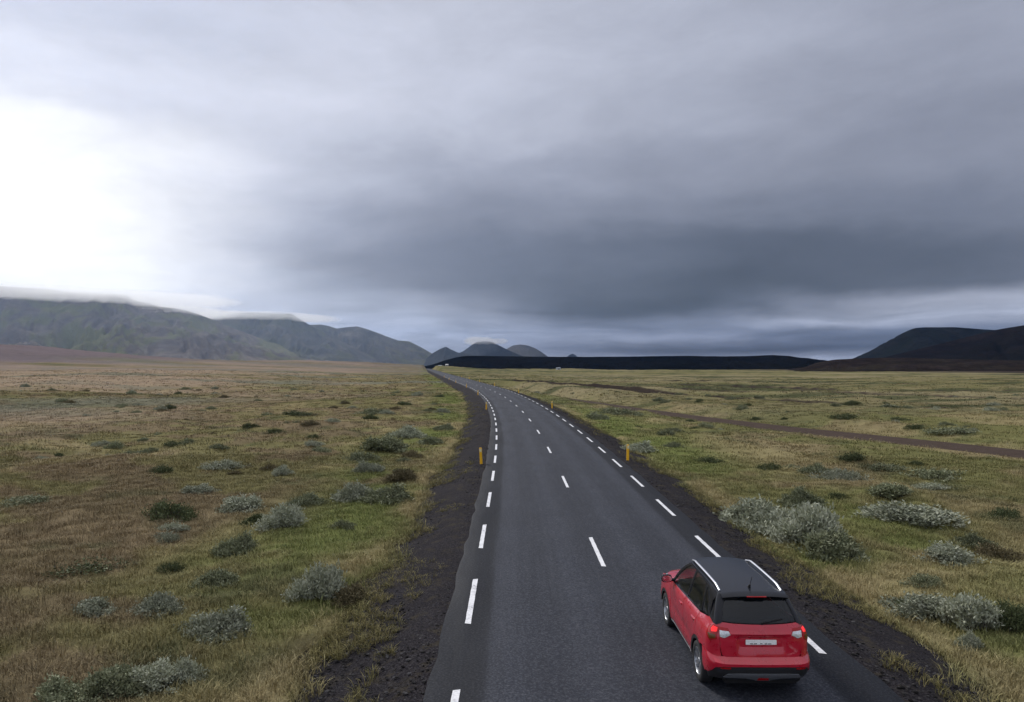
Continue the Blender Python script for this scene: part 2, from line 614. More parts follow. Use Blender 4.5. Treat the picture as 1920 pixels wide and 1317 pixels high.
def mat_gravel(name='lava_gravel', base=((0.008, 0.007, 0.009), (0.021, 0.019, 0.022), (0.062, 0.057, 0.060))):
    m, n, b = principled(name, rough=0.9)
    b.inputs['Specular IOR Level'].default_value = 0.03
    pos = n.n('ShaderNodeNewGeometry').outputs['Position']
    vor = n.n('ShaderNodeTexVoronoi')
    n.put(vor.inputs['Vector'], pos)
    vor.inputs['Scale'].default_value = 26.0
    g = n.noise(pos, 24.0, 6.0, 0.72)
    g2 = n.noise(pos, 0.9, 4.0, 0.6)
    c = n.ramp(n.m('ADD', n.m('MULTIPLY', g, 0.75), n.m('MULTIPLY', vor.outputs['Distance'], 0.35)), [(0.32, base[0]), (0.52, base[1]), (0.80, base[2])])
    c = n.v('SCALE', c, n.m('ADD', 0.6, n.m('MULTIPLY', g2, 0.8)))
    c = n.mix(n.m('MULTIPLY', n.mrange(n.noise(pos, 2.4, 5.0, 0.65), 0.50, 0.68), 0.55), c, (0.062, 0.052, 0.034))
    n.put(b.inputs['Base Color'], c)
    bn = n.n('ShaderNodeBump')
    bn.inputs['Strength'].default_value = 0.9
    bn.inputs['Distance'].default_value = 0.025
    n.put(bn.inputs['Height'], n.m('ADD', g, n.m('MULTIPLY', vor.outputs['Distance'], 0.6)))
    n.put(b.inputs['Normal'], bn.outputs[0])
    return m


def mat_dash():
    m, n, b = principled('road_paint', rough=0.55)
    pos = n.n('ShaderNodeNewGeometry').outputs['Position']
    g = n.noise(pos, 22.0, 5.0, 0.7)
    g2 = n.noise(pos, 3.0, 4.0, 0.6)
    n.put(b.inputs['Base Color'], n.ramp(n.m('ADD', n.m('MULTIPLY', g, 0.55), n.m('MULTIPLY', g2, 0.45)), [(0.33, (0.20, 0.20, 0.21)), (0.43, (0.62, 0.62, 0.64)), (0.56, (0.80, 0.80, 0.81))]))
    return m


M_LAND, M_ASPHALT, M_GRAVEL, M_PAINT = mat_land(), mat_asphalt(), mat_gravel(), mat_dash()
M_TRACK = mat_gravel('track_dirt', ((0.034, 0.024, 0.020), (0.064, 0.046, 0.038), (0.115, 0.085, 0.068)))


# ================================================================== ground sheet
def axis(neg, pos, fine0, fine1, step, grow, cap=1e9):
    a = list(np.arange(fine0, fine1 + 1e-6, step))
    s, p = step, a[-1]
    while p < pos:
        s = min(s * grow, cap)
        p += s
        a.append(p)
    s, p = step, a[0]
    while p > neg:
        s = min(s * grow, cap)
        p -= s
        a.insert(0, p)
    return np.array(a)


def build_ground():
    xs = axis(-9000, 9000, -14, 16, 0.16, 1.024, 160)
    ys = axis(-1500, 9000, 7, 40, 0.18, 1.015, 160)
    X, Y = np.meshgrid(xs, ys, indexing='ij')
    Z = land_z(X, Y)
    me = np_mesh('ground', np.stack([X.ravel(), Y.ravel(), Z.ravel()], 1), grid_faces(len(xs), len(ys)))
    smooth_all(me)
    ca = me.color_attributes.new('tone', 'FLOAT_COLOR', 'POINT')
    c = np.concatenate([land_col(X.ravel(), Y.ravel()), np.ones((X.size, 1))], 1).astype(np.float32)
    ca.data.foreach_set('color', c.ravel())
    o = mesh_obj('ground', me, M_LAND)
    tag(o, kind='structure')
    return o


build_ground()


# ================================================================== road, banks, dashes
def road_frame(y):
    s = float(road_slope(y))
    L = math.sqrt(1 + s * s)
    return Vector((float(road_x(y)), y, 0)), Vector((s / L, 1 / L, 0)), Vector((1 / L, -s / L, 0))


def road_ys():
    ys = [-60.0]
    while ys[-1] < 1500:
        ys.append(ys[-1] + (1.0 if ys[-1] < 260 else 6.0))
    return ys


def strip(name, lats, mat, uvs=True, jitter=None):
    """a sheet following the road; lats = [(lateral, z)]"""
    ys = road_ys()
    V = []
    UV = []
    for i, y in enumerate(ys):
        p, t, nrm = road_frame(y)
        for j, (l, z) in enumerate(lats):
            dl, dzz = jitter(l, y, j) if jitter else (0, 0)
            q = p + nrm * (l + dl)
            V.append((q.x, q.y, z + dzz))
            UV.append((l, y))
    me = np_mesh(name, V, grid_faces(len(ys), len(lats))[:, ::-1])
    smooth_all(me)
    if uvs:
        uvl = me.uv_layers.new(name='UVMap')
        idx = np.empty(len(me.loops), dtype=np.int32)
        me.loops.foreach_get('vertex_index', idx)
        uvl.data.foreach_set('uv', np.array(UV, dtype=np.float32)[idx].ravel())
    return mesh_obj(name, me, mat)


def edge_jit(l, y, j):
    if abs(l) > 3.85:
        return (float(0.10 * fbm(y / 0.9, l, 301, 4) + 0.07 * fbm(y / 14, l, 311, 2)), 0)
    return (0, 0)


road = strip('road', [(-3.92, -0.045), (-3.86, -0.006)] + [(l, 0.03 * (1 - abs(l) / 3.8)) for l in (-3.4, -2.5, -1.2, 0, 1.2, 2.5, 3.4)] + [(3.86, -0.006), (3.92, -0.045)], M_ASPHALT, jitter=edge_jit)
tag(road, kind='structure')


def bank_jit(l, y, j):
    a = abs(l)
    if a < 3.75:
        return (0, 0)
    return (0, float(0.035 * fbm(y / 0.9, l * 1.7, 321, 3) + 0.10 * fbm(y / 5, l / 2, 331, 2)) * min(1, (a - 3.75) / 0.9) - 0.012)


for side in (-1, 1):
    prof = [(3.70, -0.05), (3.95, -0.055), (4.25, -0.075), (4.6, -0.14), (5.0, -0.24), (5.4, -0.35), (5.8, -0.46), (6.2, -0.57), (6.6, -0.68), (7.0, -0.80), (7.6, -1.05)]
    pr = [(side * l, z) for l, z in prof]
    if side < 0:
        pr = pr[::-1]
    bank = strip('gravel_bank', pr, M_GRAVEL, uvs=False, jitter=bank_jit)
    tag(bank, kind='structure')

DASH_CACHE = {}


def dash(lat, yc, length, width):
    p, t, nrm = road_frame(yc)
    key = (length, width)
    if key not in DASH_CACHE:
        # slightly worn outline
        n = 10
        V = []
        for i in range(n + 1):
            s = -length / 2 + length * i / n
            for k in (-1, 1):
                e = 0.004 * math.sin(i * 2.7 + k)
                V.append((k * width / 2 + e, s + (0.02 * math.sin(k * 5 + i) if i in (0, n) else 0), 0.004))
        F = [(2 * i, 2 * i + 1, 2 * i + 3, 2 * i + 2) for i in range(n)]
        DASH_CACHE[key] = raw_mesh('lane_dash', V, F)
        DASH_CACHE[key].materials.append(M_PAINT)
    o = bpy.data.objects.new('lane_dash', DASH_CACHE[key])
    COL.objects.link(o)
    zc = 0.03 * (1 - abs(lat) / 3.8)
    q = p + nrm * lat
    o.location = (q.x, q.y, zc + 0.003)
    o.rotation_euler = (0, (0.03 / 3.8) * (1 if lat > 0.5 else (-1 if lat < -0.5 else 0)), math.atan2(-t.x, t.y))
    o.parent = road
    return o


y = 16.2 - 18
while y < 330:
    dash(-3.40, y, 3.0, 0.125)
    y += 5.93
y = 20.4 - 23.6
while y < 330:
    dash(3.40, y, 3.0, 0.125)
    y += 5.90
y = 20.0 - 23.7
while y < 420:
    dash(0.0, y, 3.1, 0.12)
    y += 11.87

# ---- dirt track across the right-hand plain
V, F = [], []
for i, (tx, ty) in enumerate(TRACK):
    a = TRACK[max(0, i - 1)]
    b = TRACK[min(len(TRACK) - 1, i + 1)]
    t = Vector((b[0] - a[0], b[1] - a[1])).normalized()
    nx, ny = t.y, -t.x
    w = 2.9 * (1 - 0.35 * min(1, max(0, (ty - 120) / 140)))
    for j, l in enumerate((-1.0, -0.75, -0.4, 0, 0.4, 0.75, 1.0)):
        jl = l * w + (0.7 * float(fbm(ty / 4.0, l * 3, 401, 3)) if abs(l) == 1 else 0)
        px, py = tx + nx * jl, ty + ny * jl
        zz = float(land_z(np.array([px]), np.array([py]))[0]) + (0.07 if abs(l) < 0.9 else -0.02) - (0.05 if abs(l) == 0.4 else 0)
        V.append((px, py, zz))
track = mesh_obj('dirt_track', np_mesh('dirt_track', V, grid_faces(len(TRACK), 7)[:, ::-1]), M_TRACK, smooth=True)
tag(track, kind='structure')

# ---- water in the stream bend
M_WATER, _n, _b = principled('stream_water', (0.02, 0.025, 0.03), 0.08)
_wn = _n.noise(_n.n('ShaderNodeNewGeometry').outputs['Position'], 1.2, 3.0, 0.5)
_bn = _n.n('ShaderNodeBump')
_bn.inputs['Strength'].default_value = 0.12
_n.put(_bn.inputs['Height'], _wn)
_n.put(_b.inputs['Normal'], _bn.outputs[0])
V = []
for i, (sx, sy) in enumerate(STREAM):
    a = STREAM[max(0, i - 1)]
    b = STREAM[min(len(STREAM) - 1, i + 1)]
    t = Vector((b[0] - a[0], b[1] - a[1])).normalized()
    w = 2.2 + 3.6 * math.exp(-((sy - 285) / 22) ** 2)
    zz = float(np.max(land_z(np.array([sx]), np.array([sy])))) + 0.35
    for l in (-1, 0, 1):
        V.append((sx + t.y * l * w, sy - t.x * l * w, zz))
water = mesh_obj('stream_water', np_mesh('stream_water', V, grid_faces(len(STREAM), 3)[:, ::-1]), M_WATER)
tag(water, kind='structure')


# ================================================================== mountains
def mat_rock(name, cols, patch, patch_amt, scale=1.0, streak=0.5):
    """bare slopes: cols = dark, mid, pale; patch = vegetation colour that fills the gentler ground"""
    m, n, b = principled(name, rough=0.95)
    b.inputs['Specular IOR Level'].default_value = 0.0
    pos = n.n('ShaderNodeNewGeometry').outputs['Position']
    uv = n.n('ShaderNodeUVMap').outputs[0]
    f1 = n.noise(pos, 0.006 * scale, 8.0, 0.62, 0.5)
    f2 = n.noise(pos, 0.05 * scale, 6.0, 0.65)
    f3 = n.noise(n.v('MULTIPLY', uv, (1.0, 0.30, 1.0)), 0.022 * scale, 6.0, 0.62, 0.6)   # runs of scree down the slope
    k = n.m('ADD', n.m('MULTIPLY', f1, 0.45), n.m('ADD', n.m('MULTIPLY', f2, 0.22), n.m('MULTIPLY', f3, 0.33)))
    c = n.ramp(k, [(0.36, cols[0]), (0.50, cols[1]), (0.66, cols[2])])
    g = n.mrange(n.m('ADD', n.m('MULTIPLY', n.noise(pos, 0.0035 * scale, 6.0, 0.6, 0.8), 0.7), n.m('MULTIPLY', f3, 0.3)), 0.47, 0.58)
    c = n.mix(n.m('MULTIPLY', g, patch_amt), c, patch)
    n.put(b.inputs['Base Color'], c)
    bn = n.n('ShaderNodeBump')
    bn.inputs['Strength'].default_value = 0.8
    bn.inputs['Distance'].default_value = 12.0
    n.put(bn.inputs['Height'], n.m('ADD', f2, f3))
    n.put(b.inputs['Normal'], bn.outputs[0])
    return m


def px_ray(px):
    return (px - PX0) / FPX


def mountain(name, sil, dist, front, back, base_z, mat, seed, gully=0.10, power=1.25, nu=None, rows=34, foot_taper=0.5):
    """a solid ridge: its crest follows 'sil' (azimuth, elevation pairs), the flanks fall to the plain before and behind.
    dist: [(px, metres)] plan distance of the crest; front/back: flank lengths in metres"""
    xs = [s[0] for s in sil]
    nu = nu or 160
    pxs = np.linspace(xs[0], xs[-1], nu)
    el = np.interp(pxs, xs, [s[1] for s in sil])
    # soften the corners of the polyline
    for _ in range(1):
        el[1:-1] = 0.25 * el[:-2] + 0.5 * el[1:-1] + 0.25 * el[2:]
    D = np.interp(pxs, [d[0] for d in dist], [d[1] for d in dist])
    cx = px_ray(pxs) * D
    cy = D
    cz = CAM_H + (PY0 - el) / FPX * D
    tx = np.gradient(cx)
    ty = np.gradient(cy)
    L = np.hypot(tx, ty)
    nx, ny = ty / L, -tx / L
    s = np.sign(nx * -cx + ny * -cy)
    s = np.where(s == 0, 1, s)
    nx, ny = nx * s, ny * s
    along = np.concatenate([[0], np.cumsum(np.hypot(np.diff(cx), np.diff(cy)))])
    rel = np.clip((cz - base_z) / max(1e-6, (cz - base_z).max()), 0, 1)
    ts = np.concatenate([-(1 - np.linspace(0, 1, rows)) ** 1.2, (np.linspace(0, 1, rows // 2 + 1) ** 1.2)[1:]])
    V = []
    UVs = []
    for i in range(nu):
        wf = front * (foot_taper + (1 - foot_taper) * rel[i])
        wb = back * (foot_taper + (1 - foot_taper) * rel[i])
        for t in ts:
            w = -t * wf if t <= 0 else -t * wb
            a = abs(t)
            h = (1 - a) ** power
            px, py = cx[i] + nx[i] * w, cy[i] + ny[i] * w
            V.append((px, py, base_z + (cz[i] - base_z) * h))
            UVs.append((along[i], w))
    V = np.array(V)
    UVs = np.array(UVs)
    T = np.tile(np.abs(ts), nu)
    hh = np.repeat(cz - base_z, len(ts))
    sc = max(60.0, float((cz - base_z).max()) * 0.9)
    warp = fbm(V[:, 0] / sc * 0.6, V[:, 1] / sc * 0.6, seed + 5, 3) * sc * 0.8
    rid = 0.45 - np.abs(fbm((UVs[:, 0] + warp) / (sc * 0.85), UVs[:, 1] / (sc * 3.0), seed, 6, 0.6)) * 2.2
    env = np.sin(np.pi * np.clip(T, 0, 1)) ** 0.8
    V[:, 2] += gully * hh * env * rid
    V[:, 2] += hh * 0.05 * fbm(V[:, 0] / (sc * 0.35), V[:, 1] / (sc * 0.35), seed + 9, 4) * (0.25 + env)
    me = np_mesh(name, V, grid_faces(nu, len(ts)))
    smooth_all(me)
    uvl = me.uv_layers.new(name='UVMap')
    idx = np.empty(len(me.loops), dtype=np.int32)
    me.loops.foreach_get('vertex_index', idx)
    uvl.data.foreach_set('uv', UVs.astype(np.float32)[idx].ravel())
    o = mesh_obj(name, me, mat)
    tag(o, kind='structure')
    return o


M_MT_LEFT = mat_rock('slope_green_scree', ((0.085, 0.074, 0.068), (0.150, 0.128, 0.112), (0.27, 0.235, 0.20)), (0.150, 0.155, 0.075), 0.80)
M_MT_MID = mat_rock('slope_dark_green', ((0.060, 0.060, 0.060), (0.105, 0.100, 0.088), (0.19, 0.17, 0.145)), (0.10, 0.105, 0.058), 0.6)
M_MT_CONE = mat_rock('slope_cinder', ((0.028, 0.030, 0.034), (0.048, 0.050, 0.054), (0.075, 0.075, 0.078)), (0.050, 0.052, 0.045), 0.4)
M_MT_PALE = mat_rock('slope_pale_cinder', ((0.085, 0.085, 0.088), (0.115, 0.112, 0.110), (0.15, 0.145, 0.14)), (0.10, 0.10, 0.085), 0.4)
M_MT_LAVA = mat_rock('lava_plateau', ((0.003, 0.004, 0.007), (0.006, 0.007, 0.010), (0.012, 0.012, 0.015)), (0.008, 0.009, 0.010), 0.4)  # lava tone darkened to carry the cloud shadow over the plateau
M_MT_MESA = mat_rock('mesa_rock', ((0.008, 0.010, 0.013), (0.014, 0.016, 0.019), (0.026, 0.025, 0.026)), (0.014, 0.018, 0.017), 0.5)
M_MT_FOOT = mat_rock('brown_foothill', ((0.014, 0.011, 0.011), (0.026, 0.020, 0.019), (0.055, 0.043, 0.038)), (0.036, 0.032, 0.022), 0.5, scale=2.5)
M_MT_DARK = mat_rock('dark_slope', ((0.006, 0.006, 0.008), (0.011, 0.010, 0.012), (0.024, 0.020, 0.021)), (0.010, 0.011, 0.010), 0.4)

# the cloud-capped range on the left: three spurs, each further off
mountain('hills', [(-420, 520), (-200, 528), (0, 536), (60, 540), (130, 548), (235, 553), (253, 564), (300, 575), (337, 580), (370, 589), (400, 601), (470, 628), (540, 652), (620, 676), (680, 690)],
         [(-420, 2900), (0, 3100), (300, 3400), (690, 3900)], 1150, 900, 2.0, M_MT_LEFT, 11, gully=0.24, power=1.35, nu=420, rows=80)
mountain('hills', [(300, 606), (370, 596), (393, 594), (433, 588), (480, 586), (547, 589), (573, 605), (610, 625), (660, 650), (705, 672), (745, 690)],
         [(300, 4000), (745, 4400)], 1000, 700, 4.0, M_MT_MID, 23, gully=0.22, power=1.3, nu=300, rows=60)
mountain('hills', [(520, 625), (573, 609), (600, 608.5), (616, 611), (631, 616), (650, 614), (670, 612), (691, 618), (720, 629), (746, 639), (767, 640), (787, 650), (808, 662), (835, 676), (860, 689)],
         [(520, 4800), (860, 5200)], 1000, 700, 4.0, M_MT_MID, 37, gully=0.22, power=1.2, nu=280, rows=50)
# cinder cones behind the road's far end
mountain('cinder_cone', [(800, 672), (812, 662), (826, 654), (836, 650), (846, 656), (858, 661), (885, 665), (910, 676)], [(800, 4300), (910, 4300)], 260, 260, 0.0, M_MT_CONE, 41, gully=0.06, power=1.1, nu=70, rows=24)
mountain('cinder_cone', [(838, 672), (868, 659), (885, 647), (895, 641.5), (910, 640), (924, 642), (949, 655), (977, 667), (1000, 676)], [(838, 5200), (1000, 5200)], 420, 420, 0.0, M_MT_CONE, 43, gully=0.05, power=1.15, nu=80, rows=26)
mountain('cinder_cone', [(925, 668), (949, 655), (962, 648), (975, 646), (990, 648), (1003, 653), (1016, 661), (1027, 668.5), (1040, 676)], [(925, 6000), (1040, 6000)], 420, 420, 0.0, M_MT_PALE, 47, gully=0.04, power=1.15, nu=70, rows=26)
mountain('cinder_cone', [(1060, 672), (1067, 666), (1073, 663.5), (1079, 666), (1087, 673)], [(1060, 6500), (1087, 6500)], 120, 120, 0.0, M_MT_CONE, 53, gully=0.03, power=1.1, nu=30, rows=16)
# lava plateau across the middle, cloud shadow painted into its near-black colour
mountain('lava_plateau', [(790, 688), (811, 684), (834, 676), (856, 670), (873, 667.5), (930, 668), (1000, 669), (1100, 669.5), (1200, 668.5), (1287, 667.5), (1350, 668.5), (1398, 668), (1446, 666), (1479, 667.5), (1517, 674), (1540, 680), (1580, 686)],
         [(790, 1330), (1580, 1330)], 300, 400, -4.0, M_MT_LAVA, 61, gully=0.10, power=0.75, nu=260, rows=26, foot_taper=0.8)
# table mountain and the dark slope before it
mountain('table_mountain', [(1560, 690), (1600, 679), (1623, 671.5), (1665, 645), (1704, 619.5), (1715, 615.5), (1730, 614.5), (1790, 613.5), (1820, 616), (1860, 619), (1920, 622), (2100, 632), (2300, 660)],
         [(1560, 2500), (2300, 2300)], 330, 600, 6.0, M_MT_MESA, 71, gully=0.14, power=0.8, nu=200, rows=40)
mountain('foothills', [(1470, 692), (1508, 687), (1534, 680), (1565, 674.5), (1623, 671.5), (1700, 671), (1760, 673), (1840, 675), (1920, 676), (2100, 678), (2400, 682)],
         [(1470, 1150), (1920, 1000), (2400, 900)], 420, 500, -4.0, M_MT_FOOT, 91, gully=0.12, power=1.0, nu=200, rows=40, foot_taper=0.9)
mountain('hills', [(1600, 684), (1660, 670), (1720, 655), (1780, 641), (1820, 630), (1860, 621), (1890, 615), (1920, 610), (2000, 598), (2150, 590), (2400, 610)],
         [(1600, 1650), (2400, 1450)], 480, 400, 6.0, M_MT_DARK, 83, gully=0.14, power=1.15, nu=200, rows=44)

# ================================================================== haze
HAZE_DENS = 2.8e-5
hz = bpy.data.materials.new('haze_air')
hz.use_nodes = True
hz.node_tree.nodes.clear()
hv = hz.node_tree.nodes.new('ShaderNodeVolumePrincipled')
hv.inputs['Color'].default_value = (0.28, 0.53, 1.0, 1)
hv.inputs['Density'].default_value = HAZE_DENS
hv.inputs['Anisotropy'].default_value = 0.8
ho = hz.node_tree.nodes.new('ShaderNodeOutputMaterial')
hz.node_tree.links.new(hv.outputs[0], ho.inputs['Volume'])
v, f = box_verts(-9800, 9800, -2200, 9800, -14, 500)
haze = mesh_obj('haze', raw_mesh('haze', v, f), hz)
tag(haze, 'thin pale haze hanging over the whole plain', 'haze', kind='stuff')


# ================================================================== the red car
def car_paint():
    m, n, b = principled('red_car_paint', (0.40, 0.003, 0.012), 0.34)
    b.inputs['Coat Weight'].default_value = 1.0
    b.inputs['Coat Roughness'].default_value = 0.03
    c = n.n('ShaderNodeTexCoord').outputs['Object']
    f = n.noise(c, 3.5, 5.0, 0.6)
    n.put(b.inputs['Base Color'], n.ramp(f, [(0.3, (0.44, 0.001, 0.018)), (0.7, (0.53, 0.002, 0.026))]))
    # road dust dulls the lacquer in places
    z = n.sep(c)[2]
    n.put(b.inputs['Roughness'], n.mrange(n.noise(c, 7.0, 5.0, 0.65), 0.35, 0.75, 0.26, 0.48))
    return m


def flat_mat(name, base, rough, metal=0.0, amount=0.12, scale=40.0, bump=0.0, **kw):
    m, n, b = principled(name, base, rough, metal, **kw)
    speckle(n, b, base, amount, scale, bump)
    return m


M_RED = car_paint()
M_BLACK = flat_mat('gloss_black_paint', (0.010, 0.011, 0.015), 0.22, Specular_IOR_Level=0.28)
M_PLASTIC = flat_mat('black_plastic', (0.016, 0.016, 0.018), 0.55, bump=0.1)
M_RUBBER = flat_mat('tyre_rubber', (0.018, 0.018, 0.019), 0.8, bump=0.2)
M_SILVER = flat_mat('satin_silver', (0.62, 0.63, 0.66), 0.32, 0.85)
M_RIM = flat_mat('alloy_rim', (0.42, 0.43, 0.45), 0.35, 0.85)
M_SKID = flat_mat('grey_skid_plastic', (0.11, 0.115, 0.125), 0.5)
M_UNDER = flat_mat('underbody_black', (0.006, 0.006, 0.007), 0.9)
M_TRIM = flat_mat('seat_cloth', (0.022, 0.022, 0.025), 0.9)
M_PLATE = flat_mat('number_plate_white', (0.88, 0.89, 0.87), 0.45)
M_PLATE_INK = flat_mat('number_plate_grime', (0.10, 0.11, 0.11), 0.6)
M_CLEAR = flat_mat('clear_lamp_lens', (0.72, 0.75, 0.76), 0.14, 0.35, amount=0.25, scale=35)
M_AMBER = flat_mat('amber_lamp_lens', (0.12, 0.05, 0.012), 0.15)
M_REDLENS = flat_mat('red_lamp_lens', (0.36, 0.008, 0.01), 0.14)
M_MIRROR = flat_mat('mirror_glass', (0.55, 0.60, 0.62), 0.05, 0.95, amount=0.02)


def glass_mat(name, alpha):
    m, n, b = principled(name, (0.006, 0.008, 0.010), 0.05)
    b.inputs['Alpha'].default_value = alpha
    c = n.n('ShaderNodeTexCoord').outputs['Object']
    n.put(b.inputs['Roughness'], n.mrange(n.noise(c, 5.0, 5.0, 0.6), 0.3, 0.7, 0.03, 0.10))
    return m


M_GLASS = glass_mat('tinted_glass', 0.86)
M_GLASS_F = glass_mat('clear_glass', 0.55)
_m, _n, _b = principled('lit_tail_lamp', (0.5, 0.01, 0.01), 0.15)
_b.inputs['Emission Color'].default_value = (1.0, 0.025, 0.03, 1)
_b.inputs['Emission Strength'].default_value = 0.65
M_LIT = _m


def tab(t):
    zs = [a for a, b in t]
    vs = [b for a, b in t]
    return lambda z: float(np.interp(z, zs, vs))


HW = tab([(.20, .80), (.30, .86), (.45, .880), (.65, .886), (.82, .884), (.93, .876), (.98, .860), (1.03, .83), (1.07, .795), (1.11, .772), (1.3, .702), (1.5, .618), (1.56, .590)])
YR = tab([(.20, -1.95), (.30, -2.03), (.42, -2.085), (.60, -2.10), (.69, -2.095), (.725, -2.05), (.755, -1.995), (.90, -1.985), (1.05, -1.965), (1.15, -1.925), (1.3, -1.835), (1.5, -1.69), (1.56, -1.65)])
YF = tab([(.20, 1.97), (.40, 2.07), (.70, 2.08), (.85, 2.03), (.95, 1.94), (1.05, 1.80), (1.6, 1.80)])
RAD = tab([(.2, .30), (.7, .30), (.76, .27), (1.0, .22), (1.15, .13), (1.56, .11)])
AX_R, AX_F, WZ, WR = -1.22, 1.28, 0.335, 0.335


def side_w(y, z):
    w, r, yr = HW(z), RAD(z), YR(z) + 0.045
    if y < yr + r:
        k = max(0.0, 1 - ((yr + r - y) / r) ** 2)
        w = w - r + r * math.sqrt(k)
    yf, rf = YF(z), 0.42
    if y > yf - rf and z < 1.06:
        k = max(0.0, 1 - ((y - yf + rf) / rf) ** 2)
        w = w - rf + rf * math.sqrt(k)
    if z < 1.0:
        for ax in (AX_R, AX_F):
            d = math.hypot(y - ax, z - WZ)
            w += 0.016 * math.exp(-((d - 0.44) / 0.10) ** 2)
        # a pressed crease along the doors
        w -= 0.014 * math.exp(-((z - 0.60 - 0.03 * y) / 0.07) ** 2) * math.exp(-(y / 0.85) ** 4)
    return w


def P_side(y, z):
    return Vector((-side_w(y, z), y, z))


def rear_y(x, z):
    w, r, yr = HW(z), RAD(z), YR(z)
    a = abs(x)
    yy = yr + 0.045 * (a / w) ** 2
    if a > w - r:
        k = max(0.0, 1 - ((a - (w - r)) / r) ** 2)
        yy += r - r * math.sqrt(k)
    return yy


def P_rear(x, z):
    return Vector((x, rear_y(x, z), z))


def P_gate(x, z):
    p = P_rear(x, z)
    s = lambda a, b, t: float(sst(a, b, t))
    rec = s(0.46, 0.36, abs(x)) if False else (1 - s(0.36, 0.44, abs(x)))
    rec *= s(0.795, 0.83, z) * (1 - s(0.955, 0.985, z))
    p.y += 0.035 * rec
    p.y -= 0.022 * math.exp(-((z - 1.005) / 0.022) ** 2) * (1 - s(0.50, 0.62, abs(x)))
    return p


def P_wrap(s, z):
    """s in [0,1] runs along the flat of the tail, [1,2] round the corner, beyond 2 in metres up the flank; negative = left"""
    sg = -1 if s < 0 else 1
    a = abs(s)
    w, r, yr = HW(z), RAD(z), YR(z)
    if a <= 1:
        x = a * (w - r)
        return Vector((sg * x, yr + 0.045 * (x / w) ** 2, z))
    if a <= 2:
        t = (a - 1) * math.pi / 2
        x = w - r + r * math.sin(t)
        return Vector((sg * x, yr + 0.045 * (x / w) ** 2 + r - r * math.cos(t), z))
    y = yr + 0.045 + r + (a - 2)
    return Vector((sg * side_w(y, z), y, z))


def P_front(x, z):
    a = abs(x)
    w, rf = HW(z), 0.42
    yy = YF(z) - 0.05 * (a / w) ** 2
    if a > w - rf:
        yy -= rf - rf * math.sqrt(max(0.0, 1 - ((a - (w - rf)) / rf) ** 2))
    return Vector((x, yy, z))


def roof_z(x, y):
    return 1.556 + 0.050 * (1 - min(1, abs(x) / 0.60) ** 2.4) - 0.028 * ((y + 0.45) / 1.15) ** 2 + 0.012


def P_roof(x, y):
    return Vector((x, y, roof_z(x, y)))


def P_hood(x, y):
    return Vector((x, y, 1.045 - 0.10 * ((y - .85) / 1.1) ** 2 - 0.06 * (abs(x) / .8) ** 3))


def P_shield(x, z):
    return Vector((x, 1.05 - (z - 1.02) * 1.32 - 0.14 * (x / .7) ** 2, z))


def arc(cy, cz, r, a0, a1, n=14):
    return [(cy + r * math.cos(R(a0 + (a1 - a0) * i / n)), cz + r * math.sin(R(a0 + (a1 - a0) * i / n))) for i in range(n + 1)]


